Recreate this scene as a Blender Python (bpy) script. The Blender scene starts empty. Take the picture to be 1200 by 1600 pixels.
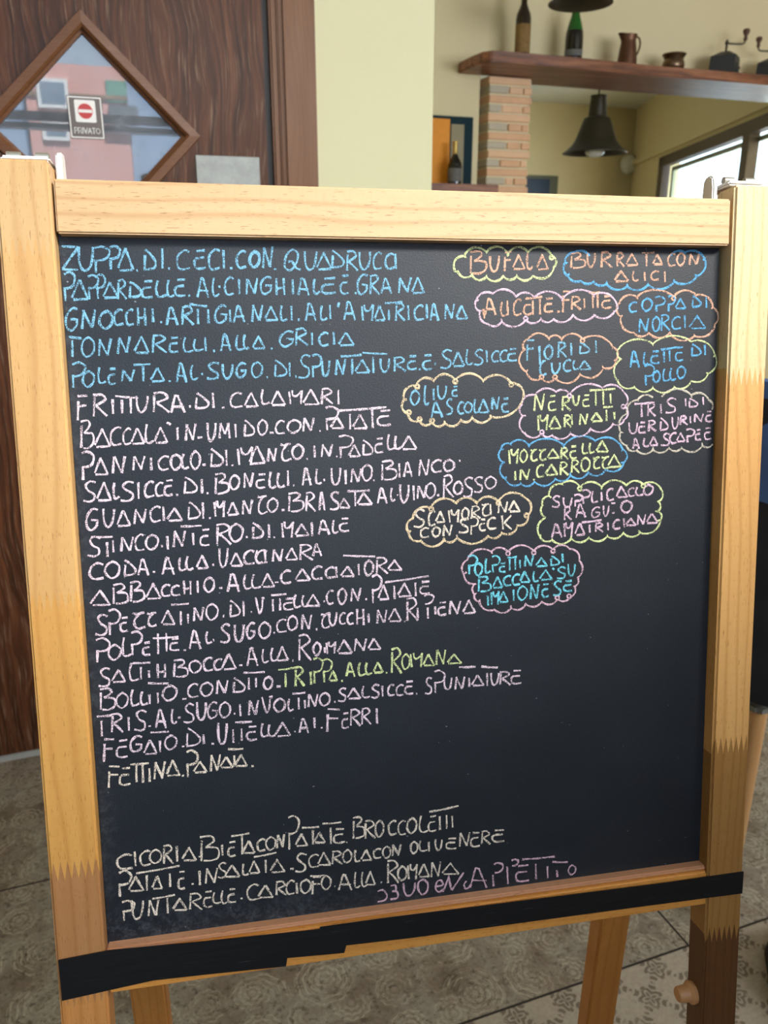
import bpy, bmesh, math, random, re
from mathutils import Vector, Matrix
random.seed(7)
C = bpy.context.scene.collection
SC = bpy.context.scene
R = math.radians

# ------------------------------------------------------------------ camera
F = 1265.0                                     # focal length in pixels of the 1200x1600 frame
PITCH, YAW, CAM_H = R(18), R(20.1), 1.15
c_r = Vector((math.cos(YAW), -math.sin(YAW), 0))
c_fh = Vector((math.sin(YAW), math.cos(YAW), 0))
c_f = c_fh * math.cos(PITCH) - Vector((0, 0, math.sin(PITCH)))
c_u = c_fh * math.sin(PITCH) + Vector((0, 0, math.cos(PITCH)))
c_o = Vector((0, 0, CAM_H))
cam = bpy.data.cameras.new('camera')
cam.sensor_fit = 'HORIZONTAL'; cam.sensor_width = 36; cam.lens = F / 1200 * 36
cam.clip_start = 0.02
cam.dof.use_dof = True; cam.dof.focus_distance = 0.455; cam.dof.aperture_fstop = 24
camo = bpy.data.objects.new('camera', cam); C.objects.link(camo)
camo.matrix_world = Matrix((
    (c_r.x, c_u.x, -c_f.x, c_o.x), (c_r.y, c_u.y, -c_f.y, c_o.y),
    (c_r.z, c_u.z, -c_f.z, c_o.z), (0, 0, 0, 1)))
SC.camera = camo

# ------------------------------------------------------------------ light and exposure
SC.view_settings.view_transform = 'Standard'; SC.view_settings.look = 'None'
SC.view_settings.gamma = 1; SC.view_settings.use_curve_mapping = False
SC.view_settings.exposure = 0.0
world = bpy.data.worlds.new('overcast_sky'); SC.world = world; world.use_nodes = True
bg = world.node_tree.nodes['Background']
bg.inputs[0].default_value = (0.68, 0.84, 1.0, 1); bg.inputs[1].default_value = 4.2

def lamp(name, kind, loc, aim, energy, color=(1, 1, 1), **kw):
    l = bpy.data.lights.new(name, kind); l.energy = energy; l.color = color
    for k, v in kw.items(): setattr(l, k, v)
    o = bpy.data.objects.new(name, l); C.objects.link(o); o.location = loc
    o.rotation_euler = (Vector(aim) - Vector(loc)).to_track_quat('-Z', 'Y').to_euler()
    return o
lamp('sun', 'SUN', (0, 5, 9), (-1.2, 0.0, 4.2), 24, (1, 0.95, 0.88), angle=R(1))
# added key lamp behind the viewer, aimed at the top of the easel
lamp('easel_key_light', 'AREA', (0.80, -0.85, 2.12), (0.16, 0.46, 1.16), 8.8, (1, 0.96, 0.90),
     shape='RECTANGLE', size=0.6, size_y=0.3, spread=R(80))
lamp('dining_daylight', 'AREA', (3.2, -0.95, 1.75), (3.0, 3.9, 1.6), 75, (1, 0.97, 0.92),
     shape='RECTANGLE', size=2.6, size_y=1.0)
lamp('far_room_daylight', 'AREA', (5.95, 6.20, 1.55), (4.2, 7.0, 1.4), 48, (1, 0.98, 0.94),
     shape='RECTANGLE', size=2.2, size_y=1.0)
for nm, loc, aim, sx, sy in (('front_portal', (0.01, -1.02, 1.9), (0.01, 1, 1.9), 1.42, 1.5),
                             ('dining_portal', (3.2, -1.02, 1.9), (3.2, 1, 1.9), 2.8, 1.5)):
    p = lamp(nm, 'AREA', loc, aim, 1, shape='RECTANGLE', size=sx, size_y=sy)
    p.data.cycles.is_portal = True

# ------------------------------------------------------------------ pixel rays (1200x1600 frame)
def ray(x, y): return c_r * ((x - 600) / F) - c_u * ((y - 800) / F) + c_f
def on_y(x, y, Y): d = ray(x, y); return c_o + d * (Y / d.y)
def on_z(x, y, Z): d = ray(x, y); return c_o + d * ((Z - CAM_H) / d.z)

# ------------------------------------------------------------------ helpers
def lin(c):
    return tuple(((v / 255) / 12.92 if v <= 10 else ((v / 255 + .055) / 1.055) ** 2.4) for v in c) + (1,)

class MB:
    """collects shapes into one bmesh"""
    def __init__(s): s.bm = bmesh.new(); s.mi = 0
    def _new(s, geom_fn):
        n0 = len(s.bm.faces); r = geom_fn(); s.bm.faces.ensure_lookup_table()
        for f in s.bm.faces[n0:]: f.material_index = s.mi
        return r
    def hexa(s, pts, bev=0, seg=2):
        """eight corners: bottom loop then top loop, both counter-clockwise from above"""
        t = bmesh.new(); v = [t.verts.new(p) for p in pts]
        for q in ((3, 2, 1, 0), (4, 5, 6, 7), (0, 1, 5, 4), (1, 2, 6, 5), (2, 3, 7, 6), (3, 0, 4, 7)):
            t.faces.new([v[i] for i in q])
        s._merge(t, bev, seg)
    def _merge(s, t, bev=0, seg=2):
        bmesh.ops.recalc_face_normals(t, faces=t.faces)
        if bev: bmesh.ops.bevel(t, geom=list(t.edges), offset=bev, segments=seg, affect='EDGES', clamp_overlap=True)
        for f in t.faces: f.material_index = s.mi
        me = bpy.data.meshes.new('tmp'); t.to_mesh(me); t.free(); s.bm.from_mesh(me); bpy.data.meshes.remove(me)
    def box(s, x0, x1, y0, y1, z0, z1, bev=0, seg=2):
        s.hexa([(x0, y0, z0), (x1, y0, z0), (x1, y1, z0), (x0, y1, z0),
                (x0, y0, z1), (x1, y0, z1), (x1, y1, z1), (x0, y1, z1)], bev, seg)
    def prism(s, poly, a, b, fn, bev=0, seg=2):
        """polygon extruded between depths a and b; fn(p, q, depth) gives the 3-D point"""
        t = bmesh.new(); n = len(poly)
        A = [t.verts.new(fn(p[0], p[1], a)) for p in poly]; B = [t.verts.new(fn(p[0], p[1], b)) for p in poly]
        t.faces.new(A); t.faces.new(B[::-1])
        for i in range(n): t.faces.new((A[i], B[i], B[(i + 1) % n], A[(i + 1) % n]))
        s._merge(t, bev, seg)
    def lathe(s, prof, c=(0, 0, 0), n=32, ax=None, cap=True):
        """(radius, height) profile about z, or about axis ax"""
        t = bmesh.new(); rings = []
        q = Vector((0, 0, 1)).rotation_difference(Vector(ax)) if ax else None
        for r, z in prof:
            ring = []
            for k in range(n):
                p = Vector((r * math.cos(2 * math.pi * k / n), r * math.sin(2 * math.pi * k / n), z))
                if q: p = q @ p
                ring.append(t.verts.new(p + Vector(c)))
            rings.append(ring)
        for a, b in zip(rings, rings[1:]):
            for k in range(n): t.faces.new((a[k], a[(k + 1) % n], b[(k + 1) % n], b[k]))
        if cap: t.faces.new(rings[0][::-1]); t.faces.new(rings[-1])
        s._merge(t)
    def tube(s, pts, rad, n=12):
        pts = [Vector(p) for p in pts]; rr = rad if isinstance(rad, (list, tuple)) else [rad] * len(pts)
        t = bmesh.new(); rings = []; ref = None
        for i, p in enumerate(pts):
            d = (pts[min(i + 1, len(pts) - 1)] - pts[max(i - 1, 0)]).normalized()
            if ref is None: ref = d.orthogonal().normalized()
            ref = (ref - d * ref.dot(d)).normalized(); w = d.cross(ref)
            rings.append([t.verts.new(p + (ref * math.cos(2 * math.pi * k / n) + w * math.sin(2 * math.pi * k / n)) * rr[i]) for k in range(n)])
        for a, b in zip(rings, rings[1:]):
            for k in range(n): t.faces.new((a[k], a[(k + 1) % n], b[(k + 1) % n], b[k]))
        t.faces.new(rings[0][::-1]); t.faces.new(rings[-1]); s._merge(t)
    def build(s, name, mats, parent=None, smooth=False):
        me = bpy.data.meshes.new(name); s.bm.to_mesh(me); s.bm.free()
        for m in (mats if isinstance(mats, (list, tuple)) else [mats]): me.materials.append(m)
        o = bpy.data.objects.new(name, me); C.objects.link(o)
        if parent: o.parent = parent
        if smooth:
            for p in me.polygons: p.use_smooth = True
            try:
                me.set_sharp_from_angle(angle=R(40))
            except Exception: pass
        return o

def empty(name, loc, rot=None):
    o = bpy.data.objects.new(name, None); C.objects.link(o); o.empty_display_size = .05
    if rot is not None: o.matrix_world = Matrix.Translation(loc) @ rot.to_4x4()
    else: o.location = loc
    return o
def tag(o, label, cat, group=None, kind=None):
    o['label'] = label; o['category'] = cat
    if group: o['group'] = group
    if kind: o['kind'] = kind
    return o
def struct(o): o['kind'] = 'structure'; return o

# ------------------------------------------------------------------ node materials
class NT:
    def __init__(s, name):
        s.m = bpy.data.materials.new(name); s.m.use_nodes = True; s.t = s.m.node_tree
        s.p = s.t.nodes['Principled BSDF']; s.out = s.t.nodes['Material Output']
    def n(s, typ, props=None, **ins):
        nd = s.t.nodes.new(typ)
        for k, v in (props or {}).items(): setattr(nd, k, v)
        for k, v in ins.items(): s.put(nd, int(k[1:]) if re.fullmatch(r'i\d+', k) else k.replace('_', ' '), v)
        return nd
    def put(s, nd, k, v):
        if isinstance(v, bpy.types.NodeSocket): s.t.links.new(v, nd.inputs[k])
        elif isinstance(v, bpy.types.Node): s.t.links.new(v.outputs[0], nd.inputs[k])
        else: nd.inputs[k].default_value = v
    def math(s, op, a, b=0.0, c=0.0, clamp=False):
        return s.n('ShaderNodeMath', dict(operation=op, use_clamp=clamp), i0=a, i1=b, i2=c).outputs[0]
    def obj(s): return s.n('ShaderNodeTexCoord').outputs['Object']
    def pos(s): return s.n('ShaderNodeNewGeometry').outputs['Position']
    def sep(s, v): return s.n('ShaderNodeSeparateXYZ', None, i0=v).outputs
    def vec(s, x, y, z): return s.n('ShaderNodeCombineXYZ', None, i0=x, i1=y, i2=z).outputs[0]
    def noise(s, v, scale=1.0, detail=3.0, rough=.55, dist=0.0):
        return s.n('ShaderNodeTexNoise', None, Vector=v, Scale=scale, Detail=detail, Roughness=rough, Distortion=dist).outputs[0]
    def scaled(s, v, x, y, z):
        return s.n('ShaderNodeVectorMath', dict(operation='MULTIPLY'), i0=v, i1=(x, y, z)).outputs[0]
    def ramp(s, f, stops, mode='LINEAR'):
        r = s.n('ShaderNodeValToRGB', None, Fac=f); e = r.color_ramp.elements; r.color_ramp.interpolation = mode
        while len(e) > 1: e.remove(e[0])
        e[0].position = stops[0][0]; e[0].color = stops[0][1]
        for p, c in stops[1:]: e.new(p).color = c
        return r.outputs[0]
    def mask(s, f, lo, hi):
        return s.n('ShaderNodeMapRange', dict(clamp=True), i0=f, i1=lo, i2=hi, i3=0.0, i4=1.0).outputs[0]
    def mix(s, fac, a, b, mode='MIX'):
        m = s.n('ShaderNodeMix', dict(data_type='RGBA', blend_type=mode)); s.put(m, 0, fac); s.put(m, 6, a); s.put(m, 7, b)
        return m.outputs[2]
    def bump(s, h, strength=.3, dist=.001):
        s.put(s.p, 'Normal', s.n('ShaderNodeBump', None, Strength=strength, Distance=dist, Height=h).outputs[0])
    def fin(s, col, rough=.5, spec=.5, metal=0.0):
        s.put(s.p, 'Base Color', col); s.put(s.p, 'Roughness', rough); s.put(s.p, 'Specular IOR Level', spec); s.put(s.p, 'Metallic', metal)
        return s.m

def plain(name, rgb, rough=.5, metal=0.0, spec=.5, vary=.08, scale=30):
    t = NT(name); n = t.noise(t.obj(), scale, 3)
    c = lin(rgb); d = tuple(v * (1 - vary * 2) for v in c[:3]) + (1,)
    return t.fin(t.mix(n, d, c), rough, spec, metal)

def wood(name, axis, tones, joints=(), grain=.006, line=.45, rough=.42, rot=0.0, pores=.8):
    """pine with the grain along one axis; joints are the finger joints along it"""
    t = NT(name); o = t.obj(); x, y, z = t.sep(o)
    L, W = (z, x) if axis == 'z' else (x, z)
    v = t.vec(t.math('MULTIPLY', L, 5), t.math('MULTIPLY', W, 55), t.math('MULTIPLY', y, 55))
    big = t.noise(v, 1, 4)
    # growth rings: wavy lines along the grain
    wob = t.noise(t.vec(t.math('MULTIPLY', L, 2.6), t.math('MULTIPLY', W, 18), y), 1, 2)
    ph = t.math('MULTIPLY_ADD', wob, 6.0, t.math('MULTIPLY', W, 1 / grain * 1.0))
    rings = t.math('POWER', t.math('MULTIPLY_ADD', t.math('SINE', t.math('MULTIPLY', ph, 6.283)), .5, .5), 5)
    pore = t.mask(t.noise(t.vec(t.math('MULTIPLY', L, 160), t.math('MULTIPLY', W, 1500), t.math('MULTIPLY', y, 1500)), 1, 2), .62, .72)
    curl = t.noise(t.vec(t.math('MULTIPLY', L, 420), t.math('MULTIPLY', W, 90), 0.0), 1, 2)
    if joints:
        saw = t.math('MULTIPLY', t.math('ABSOLUTE', t.math('SUBTRACT', t.math('FRACT', t.math('DIVIDE', W, .0036)), .5)), .022)
        Lj = t.math('ADD', L, saw)
        lo, hi = joints[0] - 1, joints[-1] + 1
        f = t.mask(Lj, lo, hi)
        base = t.ramp(f, [(0, lin(tones[0]))] + [((j - lo) / (hi - lo), lin(c)) for j, c in zip(joints, tones[1:])], 'CONSTANT')
    else: base = lin(tones[0])
    dk = t.mix(1.0, base, (.72, .60, .45, 1), 'MULTIPLY')
    c = t.mix(t.math('MULTIPLY', t.mask(big, .35, .75), .45), base, dk)
    c = t.mix(t.math('MULTIPLY', rings, line), c, dk)
    c = t.mix(t.math('MULTIPLY', t.mask(curl, .5, .8), .16), c, dk)
    c = t.mix(t.math('MULTIPLY', pore, pores), c, t.mix(1.0, base, (.45, .33, .22, 1), 'MULTIPLY'))
    t.bump(t.math('ADD', rings, t.math('MULTIPLY', pore, -1)), .08, .0005)
    return t.fin(c, t.math('MULTIPLY_ADD', big, .15, rough - .06), .45)

# ------------------------------------------------------------------ materials of the place
def mat_wall(name, rgb, rough=.8):
    t = NT(name); p = t.pos(); n = t.noise(p, 3, 4); f = t.noise(p, 60, 3)
    c = t.mix(t.math('MULTIPLY', n, .5), lin(rgb), t.mix(1.0, lin(rgb), (.86, .83, .76, 1), 'MULTIPLY'))
    t.bump(f, .12, .002); return t.fin(c, rough, .25)
M_wall = mat_wall('cream_plaster', (226, 212, 172))
M_wall_pier = mat_wall('pale_cream_plaster', (230, 225, 184))
M_ceiling = mat_wall('ceiling_white', (225, 224, 216))
M_grey = plain('window_frame_brown', (84, 70, 64), .45)
M_stone = mat_wall('front_wall_plaster', (150, 130, 105))

def mat_floor():
    t = NT('patterned_floor_tiles'); x, y, z = t.sep(t.pos())
    T = .548
    fy = t.math('DIVIDE', t.math('SUBTRACT', y, .855 - T * 20), T); row = t.math('FLOOR', fy); ry = t.math('FRACT', fy)
    off = t.math('MULTIPLY', t.math('MODULO', row, 2.0), -.18)
    fx = t.math('ADD', t.math('DIVIDE', t.math('SUBTRACT', x, .876 - T * 3 * 20), T * 3), off); col = t.math('FLOOR', fx); rx = t.math('FRACT', fx)
    ex = t.math('MULTIPLY', t.math('MINIMUM', rx, t.math('SUBTRACT', 1.0, rx)), T * 3)
    ey = t.math('MULTIPLY', t.math('MINIMUM', ry, t.math('SUBTRACT', 1.0, ry)), T)
    grout = t.math('LESS_THAN', t.math('MINIMUM', ex, ey), .0022)
    tid = t.n('ShaderNodeTexWhiteNoise', dict(noise_dimensions='2D'), i0=t.vec(row, col, 0.0)).outputs[0]
    P = t.pos()
    warp = t.noise(P, 30, 3)
    def medallion(cell, ox, oy, petals, k):
        ux = t.math('SUBTRACT', t.math('FRACT', t.math('ADD', t.math('DIVIDE', x, cell), ox)), .5)
        uy = t.math('SUBTRACT', t.math('FRACT', t.math('ADD', t.math('DIVIDE', y, cell), oy)), .5)
        r = t.math('SQRT', t.math('ADD', t.math('MULTIPLY', ux, ux), t.math('MULTIPLY', uy, uy)))
        th = t.math('ARCTAN2', uy, ux)
        pet = t.math('MULTIPLY', t.math('COSINE', t.math('MULTIPLY', th, petals)), .016)
        rr = t.math('ADD', r, pet)
        a = t.math('POWER', t.math('MULTIPLY_ADD', t.math('SINE', t.math('MULTIPLY', rr, k)), .5, .5), 3)
        b = t.math('POWER', t.math('MULTIPLY_ADD', t.math('SINE', t.math('MULTIPLY', r, k * 2.2)), .5, .5), 6)
        inside = t.math('LESS_THAN', r, .47)
        return t.math('MULTIPLY', t.math('MAXIMUM', a, t.math('MULTIPLY', b, .8)), inside)
    m1 = medallion(.110, 0.1, 0.35, 8.0, 64.0); m2 = medallion(.073, .5, .5, 12.0, 50.0); m3 = medallion(.036, .2, .0, 4.0, 24.0)
    sel = t.noise(t.scaled(P, 6, 6, 6), 1, 2)
    pat = t.mix(t.mask(sel, .42, .55), m1, m2)
    wear = t.math('MULTIPLY', t.mask(t.noise(P, 20, 6, .75), .36, .52), t.mask(t.noise(P, 190, 3, .7), .26, .50))
    pat = t.math('MULTIPLY', t.n('ShaderNodeSeparateColor', None, i0=pat).outputs[0], wear)
    blot = t.noise(P, 9, 6, .65); fine = t.noise(P, 140, 4, .7)
    base = t.ramp(blot, [(.28, lin((72, 59, 48))), (.43, lin((126, 112, 97))), (.58, lin((148, 140, 127))), (.75, lin((102, 86, 68)))])
    base = t.mix(t.math('MULTIPLY', t.mask(fine, .45, .75), .45), base, lin((96, 84, 70)))
    base = t.mix(t.math('MULTIPLY', pat, .7), base, lin((194, 183, 162)))
    dark = t.mask(t.noise(t.scaled(P, 60, 60, 60), 1, 4, .7), .60, .68)
    base = t.mix(t.math('MULTIPLY', dark, .75), base, lin((54, 42, 34)))
    base = t.mix(t.math('MULTIPLY', t.mask(t.noise(P, 75, 6, .8), .53, .60), .7), base, lin((70, 56, 44)))
    base = t.mix(t.math('MULTIPLY', tid, .22), base, lin((110, 100, 88)))
    # alternate rows carry a worn damask lattice: dark ornaments on a pale ground
    ra = t.math('DIVIDE', t.math('ADD', x, y), .088); rb = t.math('DIVIDE', t.math('SUBTRACT', x, y), .088)
    ua = t.math('SUBTRACT', t.math('FRACT', ra), .5); ub = t.math('SUBTRACT', t.math('FRACT', rb), .5)
    rr = t.math('SQRT', t.math('ADD', t.math('MULTIPLY', ua, ua), t.math('MULTIPLY', ub, ub))); th = t.math('ARCTAN2', ub, ua)
    edge = t.math('MULTIPLY_ADD', t.math('COSINE', t.math('MULTIPLY', th, 8.0)), .07, t.math('MULTIPLY_ADD', t.math('COSINE', t.math('MULTIPLY', th, 4.0)), .07, .37))
    orn = t.mask(t.math('ADD', t.math('SUBTRACT', edge, rr), t.math('MULTIPLY_ADD', t.noise(P, 130, 4, .75), .75, -.37)), -.02, .03)
    orn = t.math('MULTIPLY', orn, t.mask(t.math('SINE', t.math('MULTIPLY_ADD', t.math('COSINE', t.math('MULTIPLY', th, 4.0)), 2.6, t.math('MULTIPLY', rr, 34.0))), -.7, .0))
    wr = t.mask(t.noise(P, 16, 5, .7), .22, .42)
    dam = t.mix(t.math('MULTIPLY', t.math('MULTIPLY', orn, wr), .75), t.mix(t.math('MULTIPLY', t.mask(fine, .4, .7), .4), lin((176, 164, 148)), lin((136, 122, 106))), lin((76, 62, 52)))
    par = t.math('COMPARE', t.math('MODULO', row, 3.0), 1.0, .1)
    base = t.mix(t.math('MULTIPLY', par, .85), base, dam)
    c = t.mix(grout, base, lin((34, 28, 24)))
    t.bump(t.math('SUBTRACT', t.math('MULTIPLY', fine, .3), grout), .3, .001)
    return t.fin(c, .52, .4)
M_floor = mat_floor()

def mat_door():
    t = NT('dark_oak_veneer'); o = t.obj(); x, y, z = t.sep(o)
    wv = t.noise(t.vec(t.math('MULTIPLY', x, 6), 0.0, t.math('MULTIPLY', z, 2.2)), 1, 2)
    g = t.noise(t.vec(t.math('MULTIPLY_ADD', wv, 14, t.math('MULTIPLY', x, 95)), 0.0, t.math('MULTIPLY', z, 3.0)), 1, 4, .6)
    pore = t.mask(t.noise(t.vec(t.math('MULTIPLY_ADD', wv, 30, t.math('MULTIPLY', x, 330)), 0.0, t.math('MULTIPLY', z, 11)), 1, 3), .56, .72)
    c = t.ramp(g, [(.32, lin((46, 26, 16))), (.52, lin((84, 50, 32))), (.72, lin((112, 70, 45)))])
    c = t.mix(t.math('MULTIPLY', pore, .55), c, lin((172, 142, 116)))
    t.bump(t.math('SUBTRACT', g, pore), .25, .0006)
    return t.fin(c, .42, .22)
M_door = mat_door()
M_frame = wood('stained_oak_frame', 'z', [(122, 78, 38)], grain=.011, line=.4, rough=.42)
M_diamond = wood('stained_oak_moulding', 'x', [(118, 76, 44)], grain=.009, line=.4, rough=.4)
M_gap = plain('black_gap_strip', (20, 18, 18), .5)

def mat_pane(name, refl, tint=(1, 1, 1, 1), haze=0.0):
    t = NT(name)
    tr = t.n('ShaderNodeBsdfTransparent', None, Color=tint); gl = t.n('ShaderNodeBsdfGlossy', None, Color=(.93, .96, 1, 1), Roughness=.012)
    fr = t.n('ShaderNodeFresnel', None, IOR=1.5)
    f = t.math('MULTIPLY', t.math('MULTIPLY_ADD', fr, 1.0, refl - .04, clamp=True), t.math('SUBTRACT', 1.0, t.n('ShaderNodeNewGeometry').outputs['Backfacing']))
    mx = t.n('ShaderNodeMixShader', None, i0=f, i1=tr, i2=gl)
    if haze: mx = t.n('ShaderNodeMixShader', None, i0=t.math('MULTIPLY', t.noise(t.obj(), 14, 5, .65), haze), i1=mx, i2=t.n('ShaderNodeBsdfDiffuse', None, Color=(.8, .86, .95, 1)))
    t.put(t.out, 'Surface', mx); return t.m
M_pane = mat_pane('door_glass', .10, (.55, .6, .65, 1), .3)
M_winpane = mat_pane('window_glass', .06, (.97, 1, .98, 1))

def mat_board():
    t = NT('chalkboard_slate'); o = t.obj(); x, y, z = t.sep(o)
    sm = t.noise(t.vec(t.math('MULTIPLY', x, 9), 0.0, t.math('MULTIPLY', z, 22)), 1, 5, .6)
    st = t.noise(t.vec(t.math('MULTIPLY', x, 160), 0.0, t.math('MULTIPLY', z, 7)), 1, 3, .6)
    gr = t.noise(o, 1100, 2, .7)
    dust = t.math('MULTIPLY', t.mask(sm, .45, .8), t.math('MULTIPLY_ADD', st, .7, .2))
    speck = t.mask(t.noise(o, 420, 1), .795, .82)
    # wiped chalk dust caught along the bottom and left edge
    bz = t.mask(z, BOT + .030, BOT - .002); bx = t.mask(x, -.1875 + .012, -.1875 - .002)
    left = t.mask(x, .10, -.16)
    edge = t.math('MULTIPLY', t.math('MAXIMUM', t.math('MULTIPLY', bz, left), t.math('MULTIPLY', bx, .5)), t.mask(t.noise(o, 260, 4, .7), .45, .72))
    lip = t.math('MULTIPLY', t.mask(z, BOT + .0035, BOT + .0005), t.math('MULTIPLY_ADD', left, .6, .25))
    c = t.mix(t.math('MULTIPLY', dust, .07), lin((14, 23, 33)), lin((120, 128, 136)))
    c = t.mix(t.math('MULTIPLY', t.mask(gr, .45, .75), .06), c, lin((120, 125, 130)))
    c = t.mix(t.math('MULTIPLY', edge, .22), c, lin((170, 180, 190)))
    c = t.mix(t.math('MULTIPLY', lip, .7), c, lin((200, 205, 210)))
    c = t.mix(t.math('MULTIPLY', speck, .5), c, lin((190, 195, 200)))
    t.bump(gr, .35, .0004)
    return t.fin(c, .52, .5)
BOT = 0.0        # local height of the panel's bottom edge, set with the easel below

def mat_chalk(name, rgb):
    t = NT(name); o = t.obj()
    n = t.noise(o, 1500, 2, .8); m = t.noise(o, 260, 2)
    a = t.math('MULTIPLY', t.mask(t.math('MULTIPLY_ADD', m, .35, n), .52, .70), .97)
    d = t.n('ShaderNodeBsdfDiffuse', None, Color=t.mix(t.math('MULTIPLY', n, .3), lin(rgb), lin(tuple(v * .8 for v in rgb))))
    tr = t.n('ShaderNodeBsdfTransparent')
    t.put(t.out, 'Surface', t.n('ShaderNodeMixShader', None, i0=a, i1=tr, i2=d)); return t.m
M_chalk = {k: mat_chalk('chalk_' + n, c) for k, n, c in (
    ('b', 'blue', (138, 198, 228)), ('p', 'pale_pink', (252, 228, 240)), ('c', 'cream', (254, 238, 220)),
    ('y', 'lime_yellow', (232, 242, 176)), ('s', 'salmon', (238, 186, 158)), ('k', 'sky_blue', (112, 186, 234)),
    ('h', 'peach', (244, 218, 178)), ('q', 'cyan', (132, 228, 246)), ('l', 'lilac_pink', (238, 204, 224)),
    ('t', 'tan', (214, 204, 186)), ('r', 'rose', (240, 200, 216)))}

M_tape = None
def mat_tape():
    t = NT('black_tape'); o = t.obj()
    n = t.noise(t.scaled(o, 25, 25, 260), 1, 4, .65); sc = t.mask(t.noise(t.scaled(o, 40, 1, 900), 1, 3), .66, .74)
    c = t.mix(t.math('MULTIPLY', sc, .35), lin((20, 22, 26)), lin((100, 105, 110)))
    t.bump(n, .35, .0008); return t.fin(c, .42, .45)
M_tape = mat_tape()
M_white = plain('white_plastic', (232, 230, 226), .35, vary=.03)
M_black = plain('blackened_metal', (62, 56, 44), .42, .4)
M_lampin = plain('lamp_inside', (70, 62, 52), .4, .3)
M_bulb = plain('opal_bulb', (235, 235, 230), .2)
M_brass = plain('aged_copper', (112, 78, 58), .42, .75, vary=.2)
M_brass2 = plain('worn_bronze', (128, 104, 82), .3, .85, vary=.2)
M_iron = plain('grinder_box', (66, 68, 70), .5, .25, vary=.2)
M_knob = plain('turned_dark_wood', (86, 52, 36), .4)
M_teal = plain('teal_frame', (16, 46, 54), .7, spec=.2)
M_orange = plain('orange_panel', (238, 150, 10), .6, vary=.10, scale=45)
M_greyp = plain('grey_panel', (148, 138, 106), .6)
M_glassdark = plain('dark_bottle_glass', (14, 11, 12), .08, spec=.6)
M_glassbrown = plain('brown_bottle_glass', (38, 18, 8), .1, spec=.6)
M_glassgreen = plain('green_bottle_glass', (18, 92, 22), .08, spec=.6)
M_label = plain('old_paper_label', (160, 124, 70), .8, vary=.3, scale=70)
M_labelw = plain('paper_label', (120, 118, 112), .7, vary=.3, scale=50)
M_foil = plain('gold_foil', (190, 160, 90), .35, .6)
def mat_beam():
    t = NT('old_beam_wood'); o = t.pos(); x, y, z = t.sep(o)
    g = t.noise(t.vec(t.math('MULTIPLY', x, 3), t.math('MULTIPLY', y, 26), t.math('MULTIPLY', z, 40)), 1, 5, .65, .6)
    f = t.noise(t.vec(t.math('MULTIPLY', x, 14), t.math('MULTIPLY', y, 160), t.math('MULTIPLY', z, 160)), 1, 3)
    c = t.ramp(g, [(.28, lin((64, 38, 26))), (.5, lin((128, 78, 52))), (.72, lin((166, 110, 76)))])
    c = t.mix(t.math('MULTIPLY', t.mask(f, .5, .75), .4), c, lin((38, 24, 20)))
    t.bump(t.math('ADD', g, t.math('MULTIPLY', f, .4)), .6, .006); return t.fin(c, .42, .5)
M_beam = mat_beam()
M_brick = [plain('brick_' + n, c, .85, vary=.10, scale=28) for n, c in (('salmon', (244, 200, 160)), ('pink', (236, 188, 148)), ('stone', (204, 192, 168)))]
M_mortar = plain('mortar', (232, 214, 176), .9)

# ------------------------------------------------------------------ the setting
def sbox(name, mat, *bxs):
    m = MB()
    for b in bxs: m.box(*b)
    return struct(m.build(name, mat))
CEIL = 2.95
COR = Vector((6.745, 9.324, 2.8))                       # far corner of the second dining room
WD = Vector((-math.sin(R(24)), -math.cos(R(24)), 0)); WN = Vector((WD.y, -WD.x, 0))   # along its window wall; outward side is -WN or WN
if WN.x < 0: WN = -WN
def wallpt(s, z, d=0): p = COR + WD * s + WN * d; return (p.x, p.y, z)

sbox('floor', M_floor, (-1.75, 6.9, -1.15, 9.5, -.08, 0))
sbox('ceiling', M_ceiling, (-1.75, 5.75, -1.15, 4.18, CEIL, CEIL + .1), (1.0, 4.45, 4.2, 9.5, 2.8, 3.05))
m = MB(); m.prism([(4.45, 4.2), (4.62, 4.2), wallpt(0, 0, .1)[:2], (6.8, 9.5), (4.45, 9.5)], 2.8, 3.05, lambda a, b, d: (a, b, d)); struct(m.build('ceiling', M_ceiling))
# wall holding the door: above the door and the pier to its right
sbox('wall_door', M_wall_pier, (.519, .794, 1.85, 2.0, 0, CEIL), (-.40, .519, 1.86, 2.0, 2.16, CEIL), (-1.7, -.40, 1.85, 2.0, 0, CEIL),
     (.70, .794, 2.0, 4.05, 0, CEIL))
sbox('wall_back', M_wall, (-1.7, 1.99, 4.05, 4.2, 0, CEIL), (1.99, 4.25, 4.05, 4.18, 2.016, CEIL), (2.20, 4.25, 4.05, 4.18, 0, 1.0),
     (4.25, 5.75, 4.05, 4.2, 0, CEIL))
sbox('wall_left', M_wall, (-1.75, -1.7, -1.15, 4.2, 0, CEIL))
sbox('wall_right', M_wall, (5.7, 5.75, -1.15, 4.05, 0, CEIL))
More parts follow.
